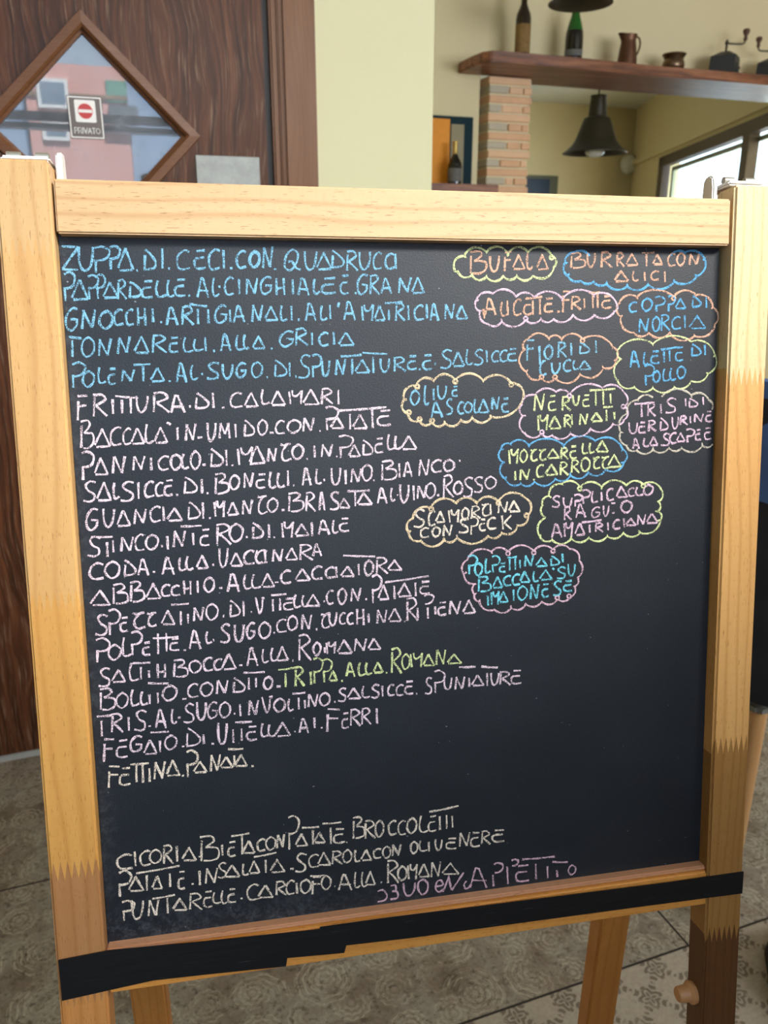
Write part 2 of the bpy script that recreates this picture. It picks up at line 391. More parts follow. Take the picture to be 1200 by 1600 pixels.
# street front behind the viewer: sill wall, lintel, piers with large openings between
sbox('wall_front', M_stone, (-1.7, 5.7, -1.12, -1.0, 0, 1.12), (-1.7, 5.7, -1.12, -1.0, 2.62, CEIL), (-1.7, -.70, -1.12, -1.0, 1.12, 2.62),
     (.72, 1.75, -1.12, -1.0, 1.12, 2.62), (4.65, 5.7, -1.12, -1.0, 1.12, 2.62))
M_shop = plain('shopfront_metal', (150, 160, 172), .4, .3)
sbox('window_1', M_shop, (-.70, .72, -1.08, -1.02, 1.76, 1.80), (-.70, .72, -1.10, -1.0, 1.72, 1.745), (.64, .665, -1.08, -1.02, 1.12, 2.62), (-.70, .72, -1.08, -1.02, 1.12, 1.17),
     (-.70, .72, -1.08, -1.02, 2.57, 2.62), (-.70, -.65, -1.08, -1.02, 1.17, 2.57), (.69, .72, -1.08, -1.02, 1.17, 2.57))
sbox('window_2', M_shop, (1.75, 4.65, -1.08, -1.02, 1.12, 1.17), (1.75, 4.65, -1.08, -1.02, 2.57, 2.62), (1.75, 1.80, -1.08, -1.02, 1.17, 2.57),
     (4.60, 4.65, -1.08, -1.02, 1.17, 2.57), (3.18, 3.22, -1.08, -1.02, 1.17, 2.57))
# added unseen blocker behind the viewer, shades the lower right of the easel
sbox('light_blocker', M_stone, (.32, 1.40, -.30, -.18, 0, 1.46))
# second dining room
sbox('wall_far', M_wall, (1.0, 6.745, 9.324, 9.45, 0, 2.8))
sbox('wall_side', M_wall, (1.0, 1.06, 4.2, 9.324, 0, 2.8))
S0, S1, SL, ZT, ZB = 1.42, 5.2, 5.62, 2.10, .85
m = MB()
def wslab(m, s0, s1, z0, z1, d0, d1):
    a = [wallpt(s0, 0, d0), wallpt(s1, 0, d0), wallpt(s1, 0, d1), wallpt(s0, 0, d1)]
    m.hexa([(p[0], p[1], z0) for p in a] + [(p[0], p[1], z1) for p in a])
for q in ((-.1, S0, 0, 2.8), (S1, SL, 0, 2.8), (S0, S1, ZT, 2.8), (S0, S1, 0, ZB)): wslab(m, *q, 0, .22)
struct(m.build('wall_window', M_wall))
m = MB()
for q in ((S0, S0 + .20, ZB, ZT), (S1 - .1, S1, ZB, ZT), (S0, S1, ZT - .10, ZT), (S0, S1, ZB, ZB + .08), (4.06, 4.22, ZB, ZT - .08)): wslab(m, *q, -.01, .07)
w3 = struct(m.build('window_3', M_grey))
m = MB()
for q in ((1.72, 1.80, ZB + .08, ZT - .12), (1.72, 4.06, ZT - .16, ZT - .12), (4.22, S1 - .1, ZT - .16, ZT - .12)): wslab(m, *q, .06, .09)
m.build('sash', plain('pale_sash', (150, 160, 140), .5), w3)
m = MB(); wslab(m, S0 + .05, S1 - .05, ZB + .04, ZT - .05, .09, .096); m.build('window_pane', M_winpane, w3)
m = MB(); wslab(m, .15, SL, 2.135, 2.20, -.035, .0); struct(m.build('trim_1', M_wall))
pp = on_y(1000, 280, 9.27)
m = MB(); m.box(pp.x - .045, pp.x + .03, 9.255, 9.324, 0, 2.25); struct(m.build('trim_2', plain('white_trim', (200, 200, 188), .6)))

# brick pillar under the beam, every course laid brick by brick
m = MB(); m.mi = 3
PY = 4.022; PXL, PXR = on_y(766, 110, PY).x, on_y(832, 110, PY).x
m.box(PXL + .004, PXR - .004, PY + .006, 4.19, 0, 1.966)
z = 1.9665; k = 0; rnd = random.Random(3)
while z > .02:
    h = .0375
    if k % 2 == 0: cuts = [0, 1]; kinds = [rnd.choice((0, 1))]
    else:
        a = rnd.choice((.22, .30, .42, .46)); b = rnd.choice((.66, .74, .80)); cuts = [0, a, b, 1]; kinds = [2, rnd.choice((0, 1)), rnd.choice((0, 1))]
    for (a, b), kd in zip(zip(cuts, cuts[1:]), kinds):
        m.mi = kd; j = rnd.uniform(-.004, .006); e = rnd.uniform(-.007, .007)
        x0 = PXL + (PXR - PXL) * a + (.003 if a else -.002 + e * .6); x1 = PXL + (PXR - PXL) * b - (.004 if b < 1 else -e)
        m.box(x0, x1, PY - .004 - j, 4.185, max(z - h + .003, .0), z - .002, .004, 1)
    z -= h + .0048; k += 1
pil = struct(m.build('trim_3', M_brick + [M_mortar])); pil['label'] = 'brick pillar under the left end of the beam shelf'

# door, its diamond light and the frame beside it
DC = Vector((.061, 0, 1.3705)); HO, HI = .2135, .1830
DX0, DX1, DZ1 = -.292, .412, 2.12
m = MB(); t = bmesh.new()
def door_face(y):
    P = {k: t.verts.new(v) for k, v in dict(A=(DX0, y, .004), B=(DX1, y, .004), C=(DX1, y, DZ1), D=(DX0, y, DZ1),
         L=(DC.x - HI, y, DC.z), R=(DC.x + HI, y, DC.z), T=(DC.x, y, DC.z + HI), M=(DC.x, y, DC.z - HI)).items()}
    for q in ('ABM', 'BRM', 'BCR', 'CTR', 'CDT', 'DLT', 'DAL', 'AML'): t.faces.new([P[c] for c in q])
    return P
Fq, Bq = door_face(1.85), door_face(1.892)
for q in ('ABCD', 'LTRM'):
    for i in range(4): t.faces.new((Fq[q[i]], Fq[q[(i + 1) % 4]], Bq[q[(i + 1) % 4]], Bq[q[i]]))
m._merge(t); door = struct(m.build('door_1', M_door))
m = MB(); t = bmesh.new()
prof = [(HO, 1.850), (HO - .003, 1.8395), (HI + .006, 1.8380), (HI - .001, 1.8425), (HI - .001, 1.8520), (HI - .009, 1.8540), (HI - .009, 1.868), (HO - .006, 1.868)]
rings = [[t.verts.new((DC.x + dx * r, y, DC.z + dz * r)) for r, y in prof] for dx, dz in ((1, 0), (0, 1), (-1, 0), (0, -1))]
for i in range(4):
    a, b = rings[i], rings[(i + 1) % 4]
    for j in range(len(prof)): t.faces.new((a[j], b[j], b[(j + 1) % len(prof)], a[(j + 1) % len(prof)]))
m._merge(t); m.build('diamond_frame', M_diamond, door)
m = MB(); m.prism([(DC.x + HI - .008, DC.z), (DC.x, DC.z + HI - .008), (DC.x - HI + .008, DC.z), (DC.x, DC.z - HI + .008)], 1.862, 1.868, lambda a, b, d: (a, d, b))
m.build('window_pane', M_pane, door)
q0, q1 = on_y(305, 242, 1.848), on_y(405, 246, 1.848)
m = MB(); m.box(q0.x, q1.x, 1.8465, 1.8498, 1.235, q0.z, .001, 1)
def mat_plate():
    t = NT('brushed_plate'); n = t.noise(t.obj(), 40, 5, .7)
    return t.fin(t.mix(n, lin((120, 122, 118)), lin((186, 190, 186))), .5, .5, .2)
m.build('push_plate', mat_plate(), door)['label'] = 'grey metal push plate'
m = MB(); m.box(.424, .445, 1.838, 2.0, 0, 2.16, .004); m.box(.445, .519, 1.828, 2.0, 0, 2.16, .006); m.box(.4385, .446, 1.831, 1.9, 0, 2.16, .003)
m.box(-.40, -.30, 1.828, 2.0, 0, 2.16, .006); m.box(-.40, .519, 1.828, 2.0, 2.125, 2.16, .004)
fr = struct(m.build('trim_4', M_frame))
m = MB(); m.box(.412, .424, 1.853, 1.90, 0, 2.12); struct(m.build('trim_5', M_gap))  # black strip painting the shade of the gap between door and frame
m = MB(); m.box(-.297, .41, 1.842, 1.85, 0, .012); struct(m.build('trim_6', plain('pale_threshold', (176, 178, 176), .5)))

# street behind the viewer, seen mirrored in the door's glass (x, z read on the mirrored plane)
M_pink = mat_wall('pink_render', (222, 168, 158), .9); M_blueb = mat_wall('blue_grey_render', (150, 176, 206), .9)
M_winwhite = plain('white_window_surround', (238, 240, 238), .6); M_winglass = plain('street_window_glass', (120, 140, 160), .15)
FY = -6.0
sbox('ground', plain('street_paving', (150, 150, 150), .9), (-14, 14, -14, -1.15, -.12, -.02))
b = empty('building', (.2, FY, 0)); tag(b, 'pink low building with white window surrounds, mirrored in the door glass', 'building')
def fbox(par, name, mat, x0, x1, y0, y1, z0, z1):
    m = MB(); m.box(x0 - par.location.x, x1 - par.location.x, y0 - par.location.y, y1 - par.location.y, z0, z1); return m.build(name, mat, par)
fbox(b, 'wall', M_pink, -.28, .70, FY - 3, FY, 0, 2.93)
fbox(b, 'cornice', plain('brown_cornice', (150, 120, 92), .8), -.28, .70, FY - .01, FY + .04, 2.62, 2.66)
for (x0, x1, z0, z1) in ((-.17, .13, 2.51, 2.78), (-.16, .10, 2.21, 2.39)):
    w = fbox(b, 'window', M_winwhite, x0, x1, FY - .02, FY + .06, z0, z1)
    fbox(b, 'pane', M_winglass, x0 + .035, x1 - .035, FY - .01, FY + .064, z0 + .035, z1 - .035)
fbox(b, 'shutter', plain('green_shutter', (96, 160, 136), .7), .50, .70, FY - .01, FY + .03, 2.60, 2.80)
fbox(b, 'awning', plain('awning_grey', (96, 104, 110), .6), .50, .78, FY, FY + .25, 2.44, 2.54)
b2 = empty('building', (4.7, FY - 1, 0)); tag(b2, 'blue grey building right of the pink one, mirrored in the door glass', 'building')
fbox(b2, 'wall', M_blueb, .72, 8, FY - 4, FY - .2, 0, 2.86)
b3 = empty('building', (-5, FY - 1, 0)); tag(b3, 'blue grey building left of the pink one, mirrored in the door glass', 'building')
fbox(b3, 'wall', M_blueb, -9, -.30, FY - 4, FY - .2, 0, 2.72)

# ------------------------------------------------------------------ easel frame: u right, v down the board, d away from the viewer
def camvec(a, b, c): return c_r * a - c_u * b + c_f * c
ea = camvec(0.98134617, -0.04500193, 0.1869078).normalized()
eb = camvec(0.02091603, 0.99120476, 0.12880639); eb = (eb - ea * ea.dot(eb)).normalized()
en = ea.cross(eb)
ETL = c_o + camvec(-0.16550436, -0.13889385, 0.41051571)      # top left corner of the black panel
PW, PH = .375, .390
SF = (ETL + ea * PW / 2).z / -eb.z                            # distance along the board down to the floor
EROT = Matrix((ea, en, -eb)).transposed()
EP = ETL + ea * (PW / 2) + eb * SF + en * .06
easel = empty('chalkboard_easel', EP, EROT)
tag(easel, 'pine A-frame easel with a black chalkboard covered in a handwritten chalk menu', 'easel')
def L(u, v, d): return (u - PW / 2, d - .06, SF - v)
def E(x, y, d=0.0):
    """pixel of the photo to (u, v) on the board plane at depth d"""
    q = ray(x, y); o = ETL + en * d; k = (o - c_o).dot(en) / q.dot(en); p = c_o + q * k - ETL
    return p.dot(ea), p.dot(eb)
def v_floor(u, d, zf=0.0): return ((ETL + ea * u + en * d).z - zf) / -eb.z
BOT = SF - PH

LT = [(212, 174, 120), (214, 168, 106), (216, 162, 88), (180, 130, 84), (206, 144, 82)]
RT = [(228, 204, 156), (224, 172, 106), (166, 122, 68), (104, 68, 40)]  # right post: pine tones, the lower ones with shade painted in
def zj(side, *px): return [SF - E(*p, -.01)[1] for p in px]
lj = sorted(zj('l', (10, 385), (70, 935), (115, 1345), (130, 1552)))
rj = sorted(zj('r', (1165, 594), (1140, 1168), (1125, 1450)))
W_left = wood('pine_left_post', 'z', LT[::-1], lj, grain=.0085)
W_right = wood('pine_right_post', 'z', RT[::-1], rj, grain=.0065, line=.5)
W_rail = wood('pine_top_rail', 'x', [(214, 178, 130)], grain=.0078, line=.6)
W_rail2 = wood('pine_bottom_rail', 'x', [(226, 158, 78)], grain=.009, line=.3)
W_back = wood('pine_rear_frame', 'z', [(204, 140, 70)], grain=.011, line=.45)
W_ledge = wood('pine_panel_lip', 'x', [(214, 160, 124)], grain=.01, line=.2)

def post(name, mat, u0, u1, d0, d1, v0, skew=0.0):
    m = MB(); c = [(u0, d0), (u1, d0), (u1, d1), (u0, d1)]
    m.hexa([L(u + skew, v_floor(u + skew, d), d) for u, d in c] + [L(u, v0, d) for u, d in c], .0014, 3)
    return m.build(name, mat, easel)
post('front_post', W_left, -.0257, .0002, -.010, .009, -.0352)['label'] = 'honey pine left front post with finger joints'
post('front_post', W_right, .3738, .3992, -.010, .009, -.0345, -.0095)['label'] = 'pale pine right front post, with shade painted in towards its foot'
m = MB(); m.box(*[f for p in zip(L(.0012, -.0008, -.0085), L(.3722, -.0268, .008)) for f in p], .0009, 3); m.build('top_rail', W_rail, easel)
m = MB(); m.box(*[f for p in zip(L(.0004, .4125, -.0088), L(.3713, .3895, .008)) for f in p], .0012, 3)
br = m.build('bottom_rail', W_rail2, easel)
m = MB(); m.box(*[f for p in zip(L(.0004, .3898, -.0062), L(.3713, .3868, .0055)) for f in p], .0008, 2)
m.build('panel_lip', W_ledge, br)
m = MB(); m.box(*[f for p in zip(L(.0004, .391, .0), L(.3712, -.002, .006)) for f in p])
board = m.build('chalkboard', mat_board(), easel); board['label'] = 'black chalkboard panel'

# black tape wound across the bottom rail: the right-hand length, and the left-hand length lapped over it
def tape(pix, d0, d1, label):
    m = MB(); m.prism([E(x, y, d0) for x, y in pix], d0, d1, lambda u, v, d: L(u, v, d)); o = m.build('tape_strip', M_tape, easel); o['label'] = label
tape([(500, 1449), (600, 1435), (880, 1400), (1045, 1379), (1162, 1362), (1160, 1396), (1000, 1417), (800, 1444), (640, 1466), (500, 1482)], -.0107, -.0101, 'right length of black tape')
tape([(91, 1501), (168, 1486), (305, 1473), (545, 1448), (543, 1471), (538, 1489), (449, 1497), (447, 1510), (330, 1522), (240, 1532), (172, 1547), (97, 1564)], -.0114, -.0106, 'left length of black tape with a torn stepped end')

M_pin = plain('hinge_pin_metal', (176, 172, 160), .35, .6)
# hinges of white plastic at both heads
def hinge(u0, u1, ua, ub):
    m = MB(); m.box(*[f for p in zip(L(u0, -.0358, -.004), L(u1, -.0385, .020)) for f in p], .001, 2)
    pr = [(.002, -.036), (.003, -.0415), (.006, -.0435), (.010, -.0435), (.0125, -.041), (.014, -.030), (.014, -.014), (.003, -.014)]
    m.prism(pr, ua, ub, lambda d, v, u: L(u, v, d), .0008, 2)
    h = m.build('hinge', M_white, easel, True)
    for p, q in ((u0 + .0015, u0 + .0080), (u1 - .0080, u1 - .0015)):
        m = MB(); m.tube([L(p, -.0402, .004), L(q, -.0402, .004)], .0021, 16); m.build('pin', M_pin, h, True)
    return h
hinge(-.0235, -.0005, .0010, .0042)
hinge(.3735, .3965, .3672, .3704)

# rear half of the A-frame
TH = R(16)
def LR(u, s, e):
    """rear frame: s down from the hinge, e through its thickness"""
    return L(u, -.026 + s * math.cos(TH) - e * math.sin(TH), .011 + s * math.sin(TH) + e * math.cos(TH))
def s_floor(u, e):
    lo, hi = .5, 1.6
    for _ in range(40):
        mid = (lo + hi) / 2
        z = (easel.matrix_world @ Vector(LR(u, mid, e))).z if False else (Matrix.Translation(EP) @ EROT.to_4x4() @ Vector(LR(u, mid, e))).z
        if z > 0: lo = mid
        else: hi = mid
    return lo
def rear_post(u0, u1, t0, t1):
    m = MB(); c = [(u0, u0 - t0, 0), (u1, u1 - t1, 0), (u1, u1 - t1, .020), (u0, u0 - t0, .020)]
    m.hexa([LR(b, s_floor(b, e), e) for a, b, e in c] + [LR(a, -.004, e) for a, b, e in c], .002, 3)
    return m.build('rear_post', W_back, easel)
rear_post(-.0200, .0078, -.006, -.006)
rear_post(.3630, .3920, -.052, -.052)
m = MB(); c = [(.005, 0.004), (.366, .004), (.366, .016), (.005, .016)]
m.hexa([LR(u, .034, e) for u, e in c] + [LR(u, .008, e) for u, e in c], .0015); m.build('rear_rail', W_rail2, easel)
m = MB(); m.hexa([LR(u, .375, e * .4 + .006) for u, e in c] + [LR(u, .034, e * .4 + .006) for u, e in c]); m.build('rear_panel', plain('rear_panel_white', (215, 214, 208), .5), easel)

# small turned peg on the inner side of the right post
m = MB(); pu, pv = .3717, .4815
m.lathe([(.0065, 0), (.0072, .003), (.0072, .0048), (.0055, .0062), (.0050, .0128), (.0042, .0138)], L(pu, pv, .001), 24, (-1, 0, 0))
m.build('peg', plain('beech_peg', (206, 150, 100), .45), easel, True)

# ------------------------------------------------------------------ handwriting in chalk
GL = {k: [(s[0] == '~', [tuple(map(float, p.split(','))) for p in s.lstrip('~').split()]) for s in v.split(';')] for k, v in {
 'A': '0,0 .3,1;.3,1 .55,.93;.5,.95 .98,0;.15,.36 .95,.34', 'a': '.0,.13 .48,1;.46,1 1,.06;.1,.02 1,.05',
 'B': '.06,.82 .04,0;~.0,.95 .55,1 .72,.82 .28,.56;~.28,.56 .9,.52 .98,.18 .6,.02 .18,.0',
 'C': '~.97,.92 .6,1 .15,.72 .08,.3 .35,.0 1,.08', 'D': '.1,.72 .06,.05;~.08,.98 .5,.78 .98,.4 .8,.1 .0,.02',
 'E': '.25,.96 .95,1;.3,.58 .88,.62;~.32,.6 .08,.42 .12,.1 .45,0 1,.06', 'F': '.1,1 .95,1;.12,.78 .08,0;.14,.58 .85,.6',
 'G': '~.95,.93 .55,1 .1,.65 .08,.22 .4,0 .85,.2 .9,.48;.45,.5 1,.47', 'H': '.1,1 .14,0;.82,1 .86,0;.1,.4 .86,.46',
 'I': '.35,1 .6,0', 'i': '.35,1 .6,0', 'L': '~.25,1 .08,.5 .2,.08 .55,0 1,.12',
 'M': '.0,.92 .1,0;~.24,1 .3,.66 .6,.62 .97,1;.95,1 .85,0', 'm': '.05,0 .14,1;.14,1 .5,.3;.5,.3 .82,1;.82,1 .9,0',
 'N': '.08,0 .16,.97;.16,.97 .72,.05;.72,.05 .96,1', 'O': '~.55,1 .15,.8 .04,.35 .4,0 .88,.24 .97,.72 .58,1 .4,.95',
 'P': '.08,.5 .12,0;~.0,.93 .5,1 .97,.82 .75,.52 .05,.44', 'Q': '~.6,1 .2,.72 .05,.2 .4,0 .8,.3 .9,.78 .55,1;~.25,.42 .55,.4 .8,.1 1.08,.04',
 'R': '.1,.86 .06,0;~.04,.95 .6,1 .85,.75 .2,.48;~.2,.48 .55,.28 1,0', 'S': '~.97,.92 .55,1 .2,.8 .4,.56 .85,.38 .85,.12 .5,0 .02,.04',
 'T': '.42,1 .58,0', 'U': '~.04,1 .08,.35 .35,0 .72,.12 .92,.55 .97,1', 'V': '~.04,1 .3,.3 .5,0 .75,.35 .8,.8 1,1 .7,.97',
 'Z': '~.0,.96 .3,.9 .55,.97 .92,1;~.6,.97 .18,.6 .15,.18 .45,0 1,.12', 'z': '0,1 1,.97;1,.97 .06,.05;.02,.03 1,0', 'K': '.12,1 .18,0;.92,.98 .25,.42;.3,.45 .97,0',
 'h': '~.0,.82 .4,1 .95,.85 .9,.4 .5,.1 .1,.08', 's': '~0,.85 .6,1 1,.5 .7,.1 0,0', '3': '~0,.95 .65,1 .75,.7 .25,.55;~.25,.55 .95,.5 .95,.1 0,0',
 'e': '~0,.45 .9,.6 .7,1 .2,.85 .08,.3 .5,0 1,.25', 'n': '0,0 .28,.85;.28,.85 .42,.1;.42,.1 1,1', 'c': '~.4,.95 .1,.5 .2,.05 .6,.1 1,.6',
 "'": '.8,1 .2,0', '`': '.1,1 .9,0', '.': '.1,.3 .9,.6', '-': '0,.45 1,.6'}.items()}

def catmull(p, n=7):
    if len(p) < 3: return p
    q = [p[0]] + list(p) + [p[-1]]; out = []
    for i in range(1, len(q) - 2):
        a, b, c, d = q[i - 1:i + 3]
        for k in range(n):
            t = k / n
            out.append(tuple(.5 * (2 * b[j] + (c[j] - a[j]) * t + (2 * a[j] - 5 * b[j] + 4 * c[j] - d[j]) * t * t + (3 * b[j] - a[j] - 3 * c[j] + d[j]) * t ** 3) for j in (0, 1)))
    return out + [p[-1]]

crnd = random.Random(11)
def stroke(bm, pix, width=3.0):
    """a chalk stroke through photo pixels: a low ridge of chalk lying on the panel"""
    pts = [E(x, y) for x, y in pix]; dense = []
    for a, b in zip(pts, pts[1:]):
        n = max(1, int(math.hypot(b[0] - a[0], b[1] - a[1]) / .0008))
        dense += [(a[0] + (b[0] - a[0]) * k / n, a[1] + (b[1] - a[1]) * k / n) for k in range(n)]
    dense.append(pts[-1]); rows = []; w0 = width * .00037 / 2 * crnd.uniform(.85, 1.15); ph = crnd.random() * 9
    for i, p in enumerate(dense):
        a, b = dense[max(i - 1, 0)], dense[min(i + 1, len(dense) - 1)]
        tx, ty = b[0] - a[0], b[1] - a[1]; l = math.hypot(tx, ty) or 1; nx, ny = -ty / l, tx / l
        w = w0 * (1 + .16 * math.sin(i * .5 + ph) + crnd.uniform(-.15, .15)); o = crnd.uniform(-.00006, .00006)
        rows.append([bm.verts.new(L(p[0] + nx * (o + s * w), p[1] + ny * (o + s * w), d)) for s, d in ((-1, -.00003), (0, -.00016), (1, -.00003))])
    for a, b in zip(rows, rows[1:]):
        for k in (0, 1): bm.faces.new((a[k], b[k], b[k + 1], a[k + 1]))

TOK = re.compile(r"([A-Za-z3.'`_-])(-?\d+)-(-?\d+)(?:@(-?\d+)(?:,(-?\d+))?)?")
def write(bm, ox, oy, sc, text, width=3.0):
    t = b = 0
    for w in text.split():
        g, x0, x1, p, q = TOK.fullmatch(w).groups(); x0, x1 = int(x0), int(x1)
        P = lambda x, y: (ox + x / sc, oy + y / sc)
        if g == '_':
            p, q = int(p), int(q or p); stroke(bm, [P(x0, p), P((x0 + x1) / 2, (p + q) / 2 + 2), P(x1, q)], width); continue
        if g in '.-':
            if p is None: c = (b - 8 / 4 * sc / 4 * 1.0) if g == '.' else (t + b) / 2
            else: c = int(p)
            h = sc * 1.2
            if x1 - x0 < 3 * sc * .6: x1 = x0 + 3 * sc * .6
            for sm, pts in GL[g]: stroke(bm, [P(x0 + (x1 - x0) * x, c + h * (1 - y) - h * .5) for x, y in pts], width)
            continue
        if p is not None: t, b = int(p), int(q)
        H = b - t; W = x1 - x0
        for sm, pts in GL[g]:
            pts = [(x + crnd.uniform(-.03, .03), y + crnd.uniform(-.02, .02)) for x, y in pts]
            if sm: pts = catmull(pts)
            stroke(bm, [P(x0 + W * x, b - H * y) for x, y in pts], width)

def cloud(bm, ox, oy, sc, cusps, bulge=.28, closed=True, loops=(), width=3.0):
    cx = sum(c[0] for c in cusps) / len(cusps); cy = sum(c[1] for c in cusps) / len(cusps); path = []
    seg = list(zip(cusps, cusps[1:] + cusps[:1])) if closed else list(zip(cusps, cusps[1:]))
    for i, (a, b) in enumerate(seg):
        dx, dy = b[0] - a[0], b[1] - a[1]; l = math.hypot(dx, dy) or 1; nx, ny = dy / l, -dx / l
        if nx * ((a[0] + b[0]) / 2 - cx) + ny * ((a[1] + b[1]) / 2 - cy) < 0: nx, ny = -nx, -ny
        h = min(l * (bulge + .05), 11 * sc)
        for k in range(13):
            s = k / 12; q = math.sin(math.pi * s) ** .75 * h
            path.append((ox + (a[0] + dx * s + nx * q) / sc, oy + (a[1] + dy * s + ny * q) / sc))
        if (i + 1) in loops:
            bx, by = ox + (b[0] - nx * 9) / sc, oy + (b[1] - ny * 9) / sc
            for k in range(9):
                th = math.atan2(ny, nx) + k / 8 * 2 * math.pi
                path.append((bx + 3.2 * math.cos(th), by + 3.2 * math.sin(th)))
        elif closed or i < len(seg) - 1:
            k = crnd.uniform(1.5, 5.5); path.append((ox + b[0] / sc - nx * k + crnd.uniform(-1, 1), oy + b[1] / sc - ny * k))
    stroke(bm, path, width)

def chalk(name, color, label, jobs, parent=None, width=3.0):
    bm = bmesh.new()
    for j in jobs:
        if isinstance(j[3], str): write(bm, *j, width=width)
        else: cloud(bm, *j[:4], **(j[4] if len(j) > 4 else {}))
    bmesh.ops.recalc_face_normals(bm, faces=bm.faces)
    me = bpy.data.meshes.new(name); bm.to_mesh(me); bm.free(); me.materials.append(M_chalk[color])
    o = bpy.data.objects.new(name, me); C.objects.link(o); o.parent = parent or board
    o['label'] = label
    return o
cA, cB, cC, cD = (85, 370, 4), (365, 370, 4), (600, 370, 4), (860, 370, 4)
cE, cF, cG, cP = (100, 590, 4), (370, 590, 4), (600, 570, 4), (860, 560, 4)
cH, cI, cJ, cR = (120, 800, 4), (390, 800, 4), (620, 740, 4), (820, 740, 4)
cK, cL, cM, cN = (140, 990, 4), (400, 980, 2.727), (170, 1240, 3.529), (480, 1240, 2.727)
W = 'chalk_line'
chalk(W, 'b', 'blue chalk line starting Zuppa di ceci', [cA + ("z45-150@60,208 U150-245@62,210 P250-345@60,225 P345-410@60,205 a400-490@72,212 .512-522 D560-635@75,210 I670-680@75,200 .710-725 C760-845@85,206 E870-945@85,200 C960-1035@80,204 I1050-1065@82,198 .1095-1115",),
  cB + ("C15-80@90,195 O95-165@88,195 O100-160@95,190 N180-245@60,195 .250-270@202 Q315-410@75,210 U440-520@92,205 a520-610@95,205 D610-690@85,195 R705-775@90,210 U785-855@95,205 C870-925@98,200 C945-1005@105,200 I1005-1020@105,200",)])
chalk(W, 'b', 'blue chalk line starting Pappardelle', [cA + ("P60-130@220,405 a110-210@270,395 P210-275@240,390 P265-320@235,390 a305-395@285,385 R395-450@270,390 D465-540@280,380 E545-615@275,380 L630-700@275,375 L700-750@270,375 E750-820@265,370 .835-850 A895-965@255,380 L985-1030@255,370 -1025-1038 C1060-1120@255,360 I1150-1160@265,360",),
  cB + ("N75-150@260,360 G165-240@250,360 H262-325@260,365 I365-375@265,358 A405-470@258,365 L495-540@262,355 E545-640@258,355 .610-622 E665-720@240,355 .755-770 G770-840@235,360 R850-910@240,360 A925-985@260,355 N1025-1110@255,350 a1115-1190@255,355",)])
chalk(W, 'b', 'blue chalk line starting Gnocchi', [cA + ("G65-150@445,585 N165-260@455,575 O280-365@465,575 C370-430@455,550 C445-495@455,550 H515-575@445,555 I605-625@450,535 .660-675 A700-770@440,550 R795-870@435,550 _845-955@420,435 T890-905@450,545 I955-970@455,540 G1000-1080@430,540 I1090-1105@455,535 A1120-1190@430,535",),
  cB + ("N110-180@425,530 a195-275@435,525 L290-335@430,525 I355-370@430,520 .400-415 A450-515@415,525 L540-585@430,520 I595-612@425,515 '650-660@410,440 A690-760@405,520 M800-875@425,525 a880-945@430,525 _945-1055@415,405 T965-975@455,520 R1010-1070@415,525 I1085-1100@430,520 C1125-1190@430,518",),
  cC + ("I260-275@420,510 A290-340@420,525 N375-440@420,515 a450-520@430,515",)])
chalk(W, 'b', 'blue chalk line starting Tonnarelli', [cA + ("_90-170@625,635 T105-120@645,750 O170-250@630,750 N270-355@635,745 N390-475@625,730 a500-590@620,730 R610-700@615,725 E715-775@630,720 L800-870@630,720 L865-930@640,710 I935-955@630,715 .990-1005 A1040-1105@610,715 L1130-1190@615,705",),
  cB + ("L60-95@610,700 a120-195@620,700 .230-245 G285-375@590,685 R385-465@575,680 I485-495@600,675 C530-595@600,680 I620-635@595,675 a655-755@600,680",)])
chalk(W, 'b', 'blue chalk line starting Polenta al sugo', [cA + ("P110-195@785,945 O175-250@840,940 L270-320@815,915 E335-385@825,920 N415-500@830,905 _495-600@800,795 T550-560@810,905 a605-685@820,905 .712-730 A765-825@790,910 L850-900@800,890 .915-930@858 S950-1030@785,890 U1050-1115@795,885",),
  cB + ("G15-80@790,880 O110-180@785,880 .205-215 D255-330@770,875 I345-355@785,875 .385-395 S405-480@740,880 P490-550@735,875 U550-600@775,870 N635-700@765,865 _670-800@748,738 T735-748@765,860 a760-850@770,850 _805-960@725,732 T865-880@750,850 U915-975@760,845 R1000-1075@755,840 E1085-1145@745,830 .1155-1170",),
  cC + ("E240-300@740,830 -315-325@795 S350-425@705,820 a430-500@720,810 L510-555@705,800 S560-620@705,800 I635-650@710,785 C670-720@715,780 C722-770@710,780 E770-830@700,775",)])
chalk(W, 'p', 'pink chalk line starting Frittura', [cE + ("F80-150@115,265 R180-270@105,240 I300-310@135,228 _320-465@115,128 T355-370@140,225 T410-425@130,225 U450-525@115,215 R555-660@95,215 A670-755@110,220 .780-795@180 D820-905@95,195 I925-940@95,190 .985-1005 C1035-1115@95,185",),
  cF + ("a50-130@95,185 L150-205@75,165 a215-300@85,175 M325-410@80,165 a415-515@75,170 R525-600@70,165 I630-640@75,165",)])
chalk(W, 'p', 'pink chalk line starting Baccala in umido', [cE + ("B105-185@270,440 a190-290@320,435 C285-360@310,420 C365-420@320,415 a420-500@315,415 L505-560@290,410 a565-645@310,410 `640-670@280,295 I705-715@310,390 N755-825@290,395 -835-865@375 U895-950@285,395 m970-1040@285,380 I1065-1080@290,375 D1125-1190@265,365",),
  cF + ("O130-190@265,360 -205-230@345 C240-300@270,350 O315-400@265,345 N410-485@250,335 .515-525 P555-635@180,330 a585-670@245,320 _635-935@207,185 T700-715@225,325 a725-815@230,320 T835-860@200,315 E875-960@205,300",)])
